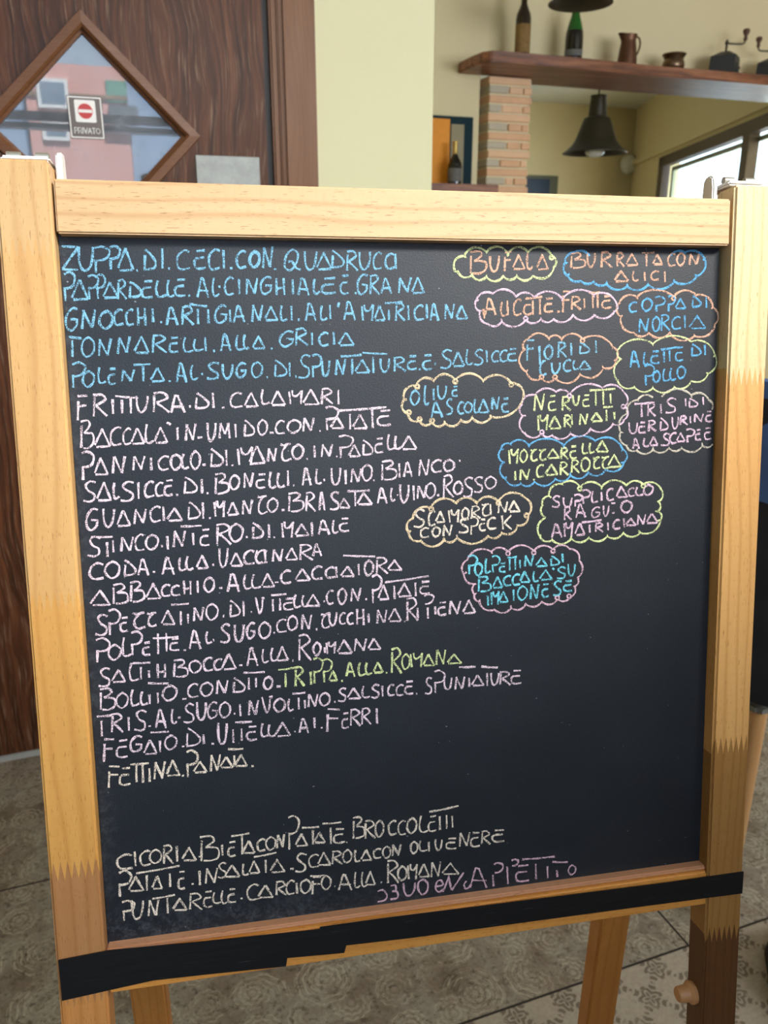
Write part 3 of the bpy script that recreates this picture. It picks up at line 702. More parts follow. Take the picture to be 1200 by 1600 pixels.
chalk(W, 'p', 'pink chalk line starting Pannicolo', [cE + ("P110-190@460,640 a190-275@500,610 N300-385@490,600 N425-505@490,580 I540-550@500,578 C585-655@490,575 O665-735@480,575 L735-780@475,570 O790-850@460,570 -865-885@545 D915-995@445,555 I1005-1025@450,550 .1045-1060 M1085-1180@435,545",),
  cF + ("a80-175@430,540 N190-250@440,525 Z275-340@415,520 O345-415@420,510 .435-445 I480-492@425,500 N525-600@415,495 .620-630 P640-730@360,500 a700-770@420,495 D785-850@390,485 E860-915@380,470 L940-985@355,450 L985-1025@365,445 a1030-1120@365,450",)])
chalk(W, 'p', 'pink chalk line starting Salsicce di Bonelli', [cE + ("S120-200@650,775 a205-295@655,770 L305-345@655,755 S350-440@650,770 I460-470@655,760 C500-565@650,745 C570-620@655,740 E625-680@640,735 .700-715 D750-830@620,725 I855-870@635,725 .890-905 B945-1030@600,725 O1035-1095@610,700 N1120-1185@595,690",),
  cF + ("E120-180@605,690 L200-245@590,690 L250-300@595,685 I315-325@580,675 .350-360 A410-465@565,675 L490-530@570,665 .540-552@640 U590-650@565,670 I675-685@575,665 N710-780@570,655 O780-845@545,645 .852-862 B905-1000@520,640 I1010-1022@535,625 A1045-1095@530,620",),
  cG + ("N215-285@590,695 C295-360@595,670 O370-440@595,665 .468-478@600",)])
chalk(W, 'p', 'pink chalk line starting Guancia di manzo', [cE + ("G135-215@820,955 U245-315@820,935 a330-415@830,930 N435-515@820,915 C535-605@805,900 I615-630@805,895 a645-740@815,895 D775-850@775,885 I860-878@780,880 .905-920 M940-1005@770,870 a1020-1090@780,860 N1110-1180@765,855",),
  cF + ("Z130-190@740,850 O190-255@755,840 -280-300@828 B325-415@720,835 R430-490@720,835 A515-550@715,830 S580-640@715,825 a640-705@755,815 _690-830@710,705 T735-745@715,805 a750-845@720,795 A880-940@690,785 L960-990@690,770 .1000-1010@735 U1020-1075@670,780",),
  cG + ("I180-192@755,845 N205-270@755,835 O260-320@740,835 -330-345@815 R370-435@690,830 O435-490@730,810 S495-555@705,825 S560-620@700,795 O630-700@700,775",)])
chalk(W, 'p', 'pink chalk line starting Stinco intero', [cH + ("S65-150@155,275 _90-225@155,155 T180-200@190,280 I220-235@175,250 N270-355@155,245 C360-420@140,240 O430-510@145,235 .525-540@213 I560-575@150,235 N600-680@115,220 _650-780@90,85 T720-735@130,205 E770-830@110,210 R870-965@75,200 O950-1040@75,185 .1055-1070@155 D1095-1165@65,165",),
  cI + ("I115-128@75,160 .148-160 M200-275@60,160 a285-370@75,150 I385-395@65,150 A430-500@55,140 L515-555@50,130 E560-620@40,120",)])
chalk(W, 'p', 'pink chalk line reading Coda alla vaccinara', [cH + ("C75-170@320,420 O175-270@310,415 D295-370@300,400 A385-450@295,395 -475-490@375 A535-610@285,390 L635-680@285,365 L680-730@275,360 a750-820@270,355 .845-860@330 U890-945@225,345 a960-1035@255,340 C1040-1110@240,325 C1115-1190@240,320",),
  cI + ("L35-80@240,320 I90-105@245,310 N140-210@230,310 a225-300@225,300 R310-395@205,300 A395-450@200,275",)])
chalk(W, 'p', 'pink chalk line starting Abbacchio', [cH + ("a85-210@490,585 B225-320@450,575 B335-420@435,560 a435-525@445,545 C525-585@455,525 C590-645@460,520 H665-720@430,515 I750-762@430,505 O795-860@410,500 -890-910@475 A945-1015@385,500 L1040-1090@390,480 L1090-1150@390,475",),
  cI + ("a75-155@385,470 -158-180@440 C190-260@365,445 a285-375@355,430 C385-455@340,420 C470-535@345,410 I535-550@340,410 a570-655@340,405 _585-785@272,278 I675-690@325,395 O715-775@305,395 R790-865@285,385 a865-950@300,365",)])
chalk(W, 'p', 'pink chalk line starting Spezzatino', [cH + ("S115-195@640,770 P200-270@610,770 E270-320@660,745 Z350-430@630,730 Z440-500@630,715 a530-610@615,705 _590-700@580,572 T645-655@620,705 I690-700@635,695 N725-795@595,680 O805-880@575,675 .910-925@650 D955-1020@550,655 I1035-1050@555,650 .1085-1097@625 V1115-1170@535,635",),
  cI + ("T140-150@545,620 _135-230@520,512 T185-195@540,615 E210-275@540,610 L275-320@515,595 L325-375@520,590 a360-440@515,590 .460-472@558 C480-525@490,575 O550-605@480,575 N630-695@475,560 .722-735@545 P765-825@395,570 a805-870@455,550 _845-1120@440,400 T900-910@460,545 a925-1010@445,530 T1030-1045@440,525 E1060-1125@435,510",)])
chalk(W, 'p', 'pink chalk line starting Polpette al sugo', [cH + ("P120-210@790,940 O195-275@830,925 L280-340@785,900 P340-410@745,895 E410-460@815,895 _475-635@790,780 T500-515@760,890 T555-565@755,870 E580-640@790,865 .665-685 A705-775@740,855 L805-845@745,820 .850-860@800 S895-960@700,815 U985-1045@705,810 G1060-1115@695,790",),
  cI + ("O55-130@690,790 .148-160@755 C165-230@670,750 O235-300@650,740 N320-390@640,735 .412-425 Z445-500@635,725 U495-545@625,710 C560-600@630,700 C610-650@630,700 H665-720@605,705 I738-750@635,690 N790-860@610,695 a870-945@605,685 .965-975 R980-1050@540,680 I1045-1055@600,665",),
  cJ + ("h170-230@755,820 I188-200@835,905 i235-245@830,880 E255-310@805,885 N325-400@795,880 a415-490@790,875",)])
chalk(W, 'p', 'pink chalk line starting Saltimbocca', [cK + ("S55-130@215,330 a140-225@225,305 L245-310@185,295 _270-380@185,180 T315-325@210,285 I365-378@230,275 H420-480@190,275 B525-615@165,270 O620-695@170,245 C710-770@150,230 C775-830@160,225 a830-915@125,225 -935-955@198 A985-1050@90,200 L1075-1120@95,180",),
  cI + ("L130-180@850,930 a170-240@840,930 .265-275 R305-385@770,925 O395-445@815,895 i465-475@845,880 M480-540@810,885 a550-640@800,885 N650-735@790,870 a740-820@790,860",)])
chalk(W, 'p', 'pink chalk words Bollito condito', [cK + ("B65-160@345,475 O165-240@370,465 L255-310@350,450 L315-365@360,445 i370-380@380,440 _365-495@310,312 i420-435@370,435 O455-545@325,420 -580-605@408 C610-680@315,395 O690-770@305,390 N790-865@290,375 D895-970@275,370 _960-1095@245,240 T990-1000@275,350 T1035-1045@275,335 O1085-1145@270,350",), cL + ("-88-105@253",)])
chalk(W, 'y', 'lime chalk words Trippa alla Romana', [cL + ("_95-165@182,172 T122-130@195,255 R165-205@170,250 I228-240@190,245 P245-285@130,240 P285-325@135,235 a310-345@185,230 .362-372 A385-420@150,210 L435-465@150,205 L465-495@150,200 a500-540@150,195 .552-560 R575-620@90,195 O620-655@115,180 M660-710@110,170 a710-760@115,165 N765-810@95,160 a815-875@115,155",)])
chalk(W, 'p', 'pink chalk line starting Tris al sugo', [cK + ("_45-140@518,510 T65-85@545,640 R135-210@500,615 I240-250@520,605 S280-355@480,605 .365-385@578 A415-480@475,590 L510-545@470,560 -552-570@525 S585-655@440,555 U670-730@430,540 G735-800@430,530 O810-880@430,525 .900-912@500 I935-948@440,515 N990-1055@415,510 V1075-1140@395,495",),
  cL + ("O75-125@305,360 L135-160@305,355 _155-210@283,278 T178-186@300,350 i205-212@310,345 N220-265@285,340 O270-315@280,335 .332-340@318 S350-385@260,315 a390-445@260,305 L450-485@250,300 S490-525@245,300 I535-543@250,295 C560-590@245,290 C595-630@245,290 E632-670@230,285 .680-688 S720-750@215,285 P760-805@185,280 U800-835@215,265 N845-890@210,265 T905-912@215,255 _865-935@170,168 a920-970@205,250 _960-1030@167,172 T980-990@195,250 U1000-1035@195,245 R1038-1085@190,245 E1085-1130@185,240",)])
chalk(W, 'p', 'pink chalk line starting Fegato', [cK + ("F85-155@660,800 E165-240@665,775 G250-330@640,740 a340-420@665,755 _380-495@618,612 T435-445@670,740 O470-545@635,725 .575-595@705 D605-690@590,705 I705-720@630,690 .760-780 U800-860@560,690 T890-905@600,680 _910-1015@555,550 T945-955@595,670 E980-1045@580,665 L1070-1115@560,645",),
  cL + ("L50-82@415,465 a85-145@405,465 .162-170@445 A185-225@390,450 I245-253@385,430 .275-285 F300-360@350,445 E365-395@365,430 R402-445@350,420 R450-490@345,415 I510-520@345,410",)])
chalk(W, 'c', 'cream chalk words Fettina panata', [cK + ("F115-190@830,960 E185-255@840,945 _255-370@818,810 T285-300@820,930 T325-340@820,930 I370-380@840,925 N400-475@800,910 a480-565@790,890 .575-592 P605-680@730,895 a650-730@800,870 N750-820@755,860 a815-895@770,840 _865-960@722,720 T900-910@760,830 a910-985@755,830 .1010-1028",)])
chalk(W, 'c', 'cream chalk line starting Cicoria', [cM + ("C40-130@335,415 I135-155@320,400 C170-230@315,395 O225-290@310,385 R300-355@285,385 I370-382@290,375 a405-480@295,370 -495-515@348 B505-610@235,370 I620-632@280,340 E655-700@265,345 _675-775@235,218 T725-745@225,335 a740-805@260,330 C815-865@250,315 O865-920@240,310 N925-970@225,300 .988-998 P990-1050@120,310 a1030-1095@220,290 _1065-1160@188,183",),
  cN + ("T20-28@155,215 a30-75@165,210 T95-105@145,215 _65-145@128,122 E110-160@150,210 .165-172 B195-245@100,190 R245-290@115,190 O290-325@115,185 C345-380@115,175 C385-420@115,175 O425-465@105,170 L475-515@95,165 E515-550@95,160 _520-645@78,52 T560-570@95,155 T590-598@90,150 I615-622@95,145",)])
chalk(W, 'c', 'cream chalk line starting Patate insalata', [cM + ("P55-125@425,570 a110-190@455,540 _150-390@440,398 T205-215@450,535 a240-295@455,525 T330-345@440,515 E380-420@430,525 .455-470@498 I495-508@425,505 N530-600@410,495 S600-650@380,465 a640-720@395,460 L735-770@385,450 a775-830@370,440 _800-925@350,325 T860-870@365,435 a890-970@360,435 -1000-1020@415 S1025-1090@330,430 C1100-1160@335,405",),
  cN + ("a45-100@250,305 R105-150@245,300 O150-190@240,295 L200-225@240,290 a230-275@240,285 C280-315@235,275 O320-355@225,275 N360-400@215,265 O440-470@205,255 L475-512@200,245 I515-522@205,245 U545-575@195,240 E590-635@190,235 N645-695@165,225 E695-735@165,225 R742-780@160,215 E785-840@155,205",)])
chalk(W, 'c', 'cream chalk line starting Puntarelle', [cM + ("P75-145@590,700 U125-190@590,690 N215-275@585,675 _240-365@580,558 T318-330@575,660 a355-430@575,645 R445-515@550,640 E520-570@540,625 L570-620@545,605 L618-655@535,605 E655-700@525,600 .725-740@578 C760-830@500,585 a825-905@505,575 R920-980@485,560 C975-1025@480,555 I1030-1045@490,550 O1055-1115@475,550 _1110-1190@455,450",),
  cN + ("F20-60@355,430 O60-100@350,410 .115-122@395 A135-190@345,410 L200-225@335,400 L230-255@335,395 a250-290@330,390 .312-320@378 R340-390@285,380 O385-425@310,370 M430-470@300,365 a475-520@300,355 N525-570@290,355 a575-645@295,345",)])
chalk(W, 'r', 'rose chalk words Buon appetito', [cN + ("s300-340@410,460 3355-385@390,450 U408-460@380,435 O470-515@365,430 e545-580@370,420 n580-665@335,420 c665-700@370,405 A695-765@315,400 h795-835@295,340 I785-800@345,395 h870-900@280,310 I848-860@310,385 E885-945@305,375 _915-1055@280,268 T970-978@300,365 T1020-1028@310,360 _1045-1110@290,292 i1060-1070@325,355 O1112-1145@305,345",)])

# the boxed starters on the right: a cloud outline with its words inside
def note(title, ccol, cjobs, tcol, tjobs):
    o = chalk('chalk_cloud', ccol, 'chalk cloud round ' + title, cjobs)
    chalk('chalk_words', tcol, 'chalk words ' + title, tjobs)
note('Bufala', 'y', [cC + ([(440, 205), (500, 120), (640, 95), (775, 105), (900, 95), (1050, 120), (1062, 190), (930, 245), (830, 245), (745, 245), (640, 250), (550, 240), (460, 215)], dict(bulge=.24, loops=(5,)))],
     's', [cC + ("B535-640@90,230 U660-720@120,215 F750-800@95,215 a805-880@110,205 L890-930@85,200 a955-1025@110,205",)])
note('Burrata con alici', 'k', [cD + ([(750, 118), (840, 100), (960, 130), (965, 140), (915, 245), (775, 280), (610, 300), (480, 310), (350, 295), (270, 280), (190, 275), (110, 245), (90, 165), (150, 98), (245, 120)], dict(bulge=.17, closed=False))],
     's', [cD + ("B125-215@100,195 U230-280@100,190 R315-385@95,190 R415-460@100,185 a475-545@105,180 _570-650@100,98 T595-605@105,185 a640-700@110,175 C730-780@105,180 O790-840@100,180 N865-930@105,175 a400-485@210,280 L510-550@215,275 I585-595@220,275 C625-680@215,270 I710-720@215,285",)])
note('Alicette fritte', 'l', [cC + ([(600, 465), (575, 400), (680, 355), (825, 375), (940, 380), (1115, 390), (1310, 362), (1455, 425), (1440, 465), (1315, 490), (1180, 490), (1060, 515), (980, 515), (885, 520), (735, 530), (650, 545)], dict(bulge=.2, loops=(13,)))],
     's', [cC + ("I615-635@450,510 A630-700@385,490 L725-770@405,495 I765-780@400,490 C805-860@390,490 E870-925@385,485 _890-990@385,375 T925-935@395,490 T970-978@390,485 E1000-1055@385,470 .1080-1100",), cD + ("F75-125@340,475 R130-190@375,455 I205-220@385,450 T260-270@350,445 T290-300@350,445 _240-310@350,345 E320-380@370,445",)])
note('Coppa di Norcia', 's', [cD + ([(440, 500), (430, 415), (540, 375), (770, 375), (910, 365), (1015, 440), (1030, 545), (900, 620), (745, 600), (615, 600), (520, 600)], dict(bulge=.2, loops=(3,)))],
     'k', [cD + ("C490-540@410,470 O570-635@385,465 P655-720@375,470 P735-780@370,465 a780-845@385,450 D885-940@370,440 I970-978@370,445 N550-615@510,595 O635-685@500,590 R690-745@490,585 C755-815@500,575 I835-845@490,570 a870-970@490,575",)])
note('Fiori di zucca', 's', [cC + ([(875, 705), (900, 640), (1030, 635), (1110, 640), (1240, 640), (1430, 690), (1450, 770), (1370, 820), (1225, 860), (1070, 885), (985, 885), (890, 845)], dict(bulge=.22, loops=(4, 9, 10)))],
     'b', [cC + ("F890-940@645,775 I965-980@680,800 O1000-1055@680,765 R1085-1140@660,755 I1165-1175@665,740 Z970-1015@775,865 U1045-1100@785,855",), cD + ("D180-245@660,730 I280-290@650,725 C80-130@770,840 L140-175@770,830 a180-250@775,830",)])
note('Alette di pollo', 'y', [cD + ([(440, 765), (425, 700), (640, 670), (880, 655), (1028, 740), (985, 855), (880, 900), (775, 940), (640, 945), (525, 940), (420, 900)], dict(bulge=.19))],
     'k', [cD + ("A500-555@715,815 L580-610@720,800 E625-680@715,790 _690-790@705,690 T705-715@715,785 T740-750@710,780 E780-830@690,775 D880-940@670,745 I960-972@675,740 P590-650@800,930 O640-685@840,910 L700-745@825,900 L745-785@820,895 O790-845@810,885",)])
note('Olive ascolane', 'h', [cG + ([(125, 220), (200, 130), (310, 100), (445, 95), (620, 100), (795, 115), (868, 215), (670, 325), (550, 330), (480, 345), (380, 365), (300, 360), (220, 350), (150, 305)], dict(bulge=.24, loops=(1, 3, 5, 11, 12, 13)))],
     'b', [cG + ("O165-220@160,250 L250-280@130,250 I305-315@150,220 U335-390@130,215 E425-460@135,195 A295-365@235,330 S385-430@215,310 C460-500@235,305 O500-550@235,300 L560-600@215,300 a590-655@215,300 N670-720@200,280 E735-780@210,295",)])
note('Nervetti marinati', 'l', [cG + ([(868, 320), (860, 250), (945, 190), (1075, 170), (1160, 185), (1365, 145), (1500, 175), (1505, 260), (1500, 345), (1430, 370), (1290, 400), (1165, 430), (1050, 440), (985, 430), (880, 430)], dict(bulge=.2, loops=(4, 7, 13)))],
     'y', [cG + ("N935-1005@180,290 E1025-1075@195,285 R1110-1165@200,285 M960-1025@310,410 a1030-1105@320,400 R1125-1170@315,390",), cP + ("U140-180@230,290 E200-245@230,300 _245-405@200,190 T278-288@205,295 T325-335@205,290 I370-382@220,285 I130-140@350,415 N180-235@345,415 a255-325@340,395 _330-390@305,300 T345-355@320,390 I395-405@335,380",)])
note('Tris di verdurine alla scapece', 't', [cP + ([(640, 245), (545, 260), (480, 345), (440, 460), (475, 545), (540, 575), (640, 570), (740, 560), (820, 560), (950, 545), (1015, 535)], dict(bulge=.2, closed=False)), cP + ([(695, 240), (880, 230), (990, 260), (1008, 320)], dict(bulge=.2, closed=False))],
     'l', [cP + ("_525-650@285,275 T565-575@290,365 R605-655@280,360 I685-695@285,345 S720-785@250,340 i840-850@250,300 D865-920@250,305 I950-960@240,290 U490-545@400,470 E550-595@400,465 R610-660@390,455 D685-735@370,450 U760-800@365,440 R810-855@360,415 I870-880@360,405 N895-960@345,400 E970-1010@330,395 A515-555@500,565 L580-615@500,550 a620-670@490,545 .690-698 S700-745@470,545 C745-790@465,530 a790-840@465,520 P850-900@440,525 E905-940@445,510 E960-1005@435,505",)])
note('Mozzarella in carrozza', 'k', [cG + ([(745, 610), (730, 530), (790, 495), (905, 505), (1125, 505), (1320, 475), (1490, 525), (1500, 610), (1385, 655), (1275, 672), (1165, 690), (1070, 712), (940, 730), (855, 742), (760, 715)], dict(bulge=.22))],
     'y', [cG + ("M780-840@525,620 O850-895@530,610 Z915-960@530,600 Z970-1015@530,595 a1020-1095@525,585 R1105-1150@520,590 E1160-1205@510,585 I815-825@665,720 N845-910@650,720 .930-945 C950-1000@625,700 a1010-1085@620,690 R1100-1150@610,690",), cP + ("L195-235@530,595 L240-275@528,590 a285-360@515,585 R130-180@635,715 O190-245@620,705 Z265-310@620,690 Z320-370@615,690 a360-440@600,680",)])
note('Scamorzina con speck', 'h', [cJ + ([(75, 370), (100, 280), (210, 215), (370, 185), (500, 185), (635, 175), (800, 150), (820, 260), (755, 325), (655, 370), (570, 390), (375, 400), (295, 415), (150, 420)], dict(bulge=.22, loops=(2, 5, 7)))],
     'c', [cJ + ("S105-175@225,335 C195-240@235,325 a245-300@235,305 M325-390@225,305 O405-450@215,290 R465-520@205,280 Z530-580@190,265 I580-592@190,260 N630-695@175,245 a700-770@170,240 C145-200@340,400 O220-270@335,395 N285-345@320,390 .370-382 S385-450@280,370 P460-510@270,380 E515-555@285,355 C565-620@275,345 K650-720@260,350",)])
note('Suppli cacio ragu o amatriciana', 'y', [cR + ([(150, 140), (230, 65), (345, 85), (480, 85), (635, 75), (740, 68), (852, 100), (835, 175), (832, 235), (848, 290), (720, 370), (615, 370), (515, 390), (400, 400), (290, 405), (170, 415), (95, 395), (130, 275), (110, 200)], dict(bulge=.2, loops=(2, 5)))],
     'l', [cR + ("S170-220@140,210 U240-295@150,210 P310-360@130,205 P360-410@100,190 L415-455@110,180 I475-485@115,170 C510-555@95,165 a570-640@80,150 C645-685@90,140 L690-740@85,135 O740-800@70,135 R245-290@210,290 A320-380@190,275 G415-470@210,275 U490-525@200,265 -545-560@245 -540-565@185 O600-670@170,245 A170-230@315,400 M245-300@305,395 a315-375@310,385 _355-480@305,290 T400-410@320,370 R440-490@310,365 I515-525@305,355 C550-595@290,345 I615-625@280,335 a630-695@280,325 N700-755@255,320 a760-830@250,310",)])
note('Polpettina di baccala su maionese', 'r', [cJ + ([(420, 630), (440, 540), (590, 488), (695, 490), (855, 485), (975, 475), (1080, 470), (1140, 545), (1130, 650), (1110, 705), (1085, 770), (1005, 785), (905, 800), (805, 815), (715, 840), (610, 850), (515, 800), (485, 755), (490, 690)], dict(bulge=.2, loops=(3, 4, 5, 10, 11)))],
     'q', [cJ + ("P445-505@510,630 O485-535@560,635 L550-585@530,620 P595-645@515,620 E640-680@560,615 _690-750@525,520 T700-710@530,605 T735-745@530,600 I765-775@540,590 N795-855@510,580 a870-940@525,580 D960-1015@515,575 I1030-1042@500,555 B510-590@645,735 a600-660@645,715 C665-715@640,700 C720-770@630,695 a770-830@610,680 L850-885@610,675 a895-970@600,665 `970-985@590,600 S1000-1055@585,655 U1070-1115@565,640 I565-575@760,825 M590-640@735,820 a640-695@735,805 I725-735@725,795 O755-815@705,790 N830-890@690,785 E905-950@690,770 S975-1030@670,760 E1040-1095@670,735",)])

# ------------------------------------------------------------------ things in the room behind
# sign stuck on the door glass
SY = 1.8605
s0, s1 = on_y(107, 150, SY), on_y(161, 217, SY)
sx, sz = (s0.x + s1.x) / 2, (s0.z + s1.z) / 2; sw, sh = .0325, .0385
sign = empty('sign', (sx, SY, sz - sh)); tag(sign, 'small brown sign reading PRIVATO with a red no-entry disc on the door glass', 'sign')
def at_sign(x, z, y=0): return (x, y, sh + z)
def spr(mat, name, polys, d0, d1, par=sign):
    m = MB()
    for p in polys: m.prism(p, d0, d1, lambda a, b, d: at_sign(a, b, d))
    return m.build(name, mat, par)
def rrect(w, h, r, cx=0, cz=0, n=5):
    return [(cx + sx_ * (w - r) + r * math.cos(a), cz + sz_ * (h - r) + r * math.sin(a)) for sx_, sz_, a0 in ((1, 1, 0), (-1, 1, 90), (-1, -1, 180), (1, -1, 270)) for a in [R(a0 + 90 * k / n) for k in range(n + 1)]]
M_signw = plain('sign_white', (244, 242, 236), .4, vary=.02)
spr(plain('sign_dark_edge', (34, 32, 30), .4), 'back_plate', [rrect(sw, sh, .0015)], -.0006, 0)
spr(M_signw, 'border', [rrect(sw - .0012, sh - .0012, .0012)], -.0009, -.0006)
spr(plain('sign_brown', (96, 84, 74), .35, vary=.1), 'panel', [rrect(sw - .0036, sh - .0036, .001)], -.0013, -.0009)
spr(M_signw, 'square', [rrect(.0195, .0200, .003, 0, .0115)], -.0017, -.0013)
spr(plain('sign_red', (200, 30, 22), .4, vary=.05), 'no_entry_disc', [[(.0138 * math.cos(k * math.pi / 20), .0115 + .0138 * math.sin(k * math.pi / 20)) for k in range(40)]], -.0021, -.0017)
spr(M_signw, 'bar', [[(-.0128, .0088), (.0128, .0088), (.0128, .0142), (-.0128, .0142)]], -.0025, -.0021)
LET = {'P': ['0,0 0,1', '0,1 .7,1 .95,.85 .95,.6 .7,.45 0,.45'], 'R': ['0,0 0,1', '0,1 .7,1 .95,.85 .95,.6 .7,.45 0,.45', '.5,.45 1,0'], 'I': ['.5,0 .5,1'],
       'V': ['0,1 .5,0', '.5,0 1,1'], 'A': ['0,0 .5,1', '.5,1 1,0', '.2,.35 .8,.35'], 'T': ['.5,0 .5,1', '0,1 1,1'],
       'O': ['.5,0 .15,.15 0,.5 .15,.85 .5,1 .85,.85 1,.5 .85,.15 .5,0']}
lx = -.0236; polys = []
for ch, w in zip('PRIVATO', (.0056, .0058, .002, .0066, .0066, .0058, .0076)):
    for st in LET[ch]:
        p = [tuple(map(float, q.split(','))) for q in st.split()]
        for (a, b), (c, d) in zip(p, p[1:]):
            A = Vector((lx + a * w, -.0285 + b * .0098)); B = Vector((lx + c * w, -.0285 + d * .0098)); t_ = (B - A).normalized() * .0007; n_ = Vector((-t_.y, t_.x))
            polys.append([tuple(A - t_ - n_), tuple(B + t_ - n_), tuple(B + t_ + n_), tuple(A - t_ + n_)])
    lx += w + .0013
spr(M_signw, 'lettering', polys, -.0017, -.0013)

# beam shelf over the opening
ZS0, ZS1 = 1.969, 2.0155
fp = []
x = 1.80
for k in range(40):
    xx = 1.95 + (4.55 - 1.95) * k / 39
    fp.append((xx, 3.750 + .012 * math.sin(xx * 2.6) + .006 * math.sin(xx * 7.3)))
poly = [(1.868, 4.05), (1.864, 3.90), (1.870, 3.80), (1.90, 3.756)] + fp + [(4.55, 4.049), (4.249, 4.049), (4.249, 4.18), (PXR, 4.18), (PXR, 4.05)]
m = MB(); m.prism(poly, ZS0, ZS1, lambda a, b, d: (a, b, d), .005, 2)
o = m.build('beam_shelf', M_beam); tag(o, 'thick dark wooden beam shelf on the brick pillar, holding bottles and grinders', 'shelf')
def shelf_spot(px, py, Y): p = on_y(px, py, Y); return Vector((p.x, Y, ZS1))
def lathe_part(name, mat, prof, par, n=32, cap=True, c=(0, 0, 0)):
    m = MB(); m.lathe(prof, c, n, cap=cap); return m.build(name, mat, par, True)

p = shelf_spot(816, 74, 3.90)
b = empty('bottle', p); tag(b, 'brown wine bottle with an old paper label on the beam shelf', 'bottle')
lathe_part('body', M_glassbrown, [(.030, 0), (.0355, .004), (.036, .01), (.036, .175), (.033, .196), (.022, .220), (.0145, .24), (.0138, .31), (.0155, .312), (.0155, .322), (.0135, .324)], b)
lathe_part('label', M_label, [(.0363, .030), (.0366, .031), (.0366, .150), (.0363, .151)], b)
lathe_part('capsule', plain('dark_capsule', (40, 28, 22), .4), [(.0145, .265), (.0152, .266), (.0152, .311), (.016, .312), (.016, .323), (.012, .326)], b)
p = shelf_spot(896, 82, 3.90)
b = empty('bottle', p); tag(b, 'green bottle with a dark label, under the upper hanging lamp', 'bottle')
lathe_part('body', M_glassgreen, [(.034, 0), (.041, .004), (.042, .012), (.042, .12), (.040, .145), (.033, .175), (.022, .21), (.0155, .25), (.0145, .285), (.0165, .287), (.0165, .298), (.014, .30)], b)
lathe_part('label', M_glassdark, [(.0422, .004), (.0432, .012), (.0432, .118), (.0410, .143), (.0395, .148)], b)
m = MB(); m.lathe([(.0425, .035), (.0436, .036), (.0436, .062), (.0425, .063)], n=36); o = m.build('paper_band', M_labelw, b, True); o.scale = (1, 1, 1)

p = shelf_spot(980, 91, 3.88)
b = empty('pitcher', p); tag(b, 'brown copper pitcher with a curved handle on the beam shelf', 'pitcher')
m = MB(); t = bmesh.new(); rings = []; n = 36
for r, z, sp in [(.046, 0, 0), (.050, .003, 0), (.0475, .04, 0), (.042, .085, 0), (.037, .115, 0), (.036, .125, .004), (.039, .142, .014), (.041, .150, .020), (.038, .149, .018), (.034, .125, .003), (.038, .07, 0), (.040, .01, 0)]:
    ring = []
    for k in range(n):
        a = 2 * math.pi * k / n; sx_ = sp * max(0, math.cos(a - math.pi)) ** 6
        ring.append(t.verts.new(((r + sx_) * math.cos(a), (r + sx_) * math.sin(a), z + sx_ * .25)))
    rings.append(ring)
for a, c in zip(rings, rings[1:]):
    for k in range(n): t.faces.new((a[k], a[(k + 1) % n], c[(k + 1) % n], c[k]))
t.faces.new(rings[0][::-1]); t.faces.new(rings[-1]); m._merge(t); m.build('body', M_brass, b, True)
m = MB(); m.tube([(.036 + dx, 0, z) for dx, z in [(.0, .142), (.014, .146), (.028, .138), (.034, .118), (.031, .095), (.022, .072), (.009, .052), (.008, .046)]], [.0045, .0045, .005, .005, .0048, .0045, .004, .004]); m.build('handle', M_brass, b, True)

p = shelf_spot(1052, 101, 3.89)
b = empty('pot', p); b.scale = (1.12, 1.12, 1.45); tag(b, 'small squat bronze pot with flared rim on the beam shelf', 'pot')
lathe_part('body', M_brass2, [(.026, 0), (.038, .004), (.048, .016), (.050, .026), (.046, .037), (.042, .043), (.046, .050), (.054, .058), (.053, .0605), (.043, .052), (.039, .043), (.042, .03), (.030, .01)], b, 40)
lathe_part('foot_ring', M_brass, [(.028, -.0001), (.030, .001), (.030, .005), (.028, .006)], b, 32)

def grinder(px, py, Y, rz, crank, label, sc):
    p = shelf_spot(px, py, Y); g = empty('coffee_grinder', p); g.rotation_euler = (0, 0, rz); g.scale = (sc, sc, sc); tag(g, label, 'coffee grinder', 'coffee grinders on the beam shelf')
    m = MB(); m.hexa([(-.056, -.056, 0), (.056, -.056, 0), (.056, .056, 0), (-.056, .056, 0), (-.053, -.053, .082), (.053, -.053, .082), (.053, .053, .082), (-.053, .053, .082)], .002); m.build('box', M_iron, g)
    m = MB(); m.box(-.034, .034, -.0585, -.053, .014, .052, .0015); dr = m.build('drawer', M_iron, g)
    m = MB(); m.lathe([(.002, 0), (.0025, .004), (.005, .007), (.004, .010)], (0, -.058, .034), 16, (0, -1, 0)); m.build('knob', M_knob, dr, True)
    m = MB(); m.hexa([(-.055, -.055, .082), (.055, -.055, .082), (.055, .055, .082), (-.055, .055, .082), (-.018, -.018, .104), (.018, -.018, .104), (.018, .018, .104), (-.018, .018, .104)], .0015); m.build('lid', M_iron, g)
    m = MB(); m.tube([(0, 0, .100), (0, 0, .150), (0, 0, .153)], [.0048, .0048, .003]); m.lathe([(.006, .134), (.0085, .136), (.0085, .143), (.006, .145)], n=16); m.build('spindle', M_black, g, True)
    cx, cy = math.cos(crank - rz), math.sin(crank - rz)
    m = MB(); m.tube([(r * cx, r * cy, z) for r, z in [(0, .138), (.035, .137), (.070, .137), (.080, .141), (.085, .152)]], [.004, .0038, .0036, .0036, .0036]); cr = m.build('crank', M_black, g, True)
    m = MB(); m.lathe([(.005, .150), (.009, .156), (.008, .164), (.007, .170), (.013, .180), (.0155, .188), (.013, .196), (.006, .199)], (.085 * cx, .085 * cy, 0), 20); m.build('knob', M_knob, cr, True)
grinder(1131, 109, 3.90, R(38), R(-14), 'dark box coffee grinder with crank knob to the right', 1.18)
grinder(1203, 119, 3.90, R(30), R(170), 'dark coffee grinder at the right edge with crank knob to the left', 1.08)

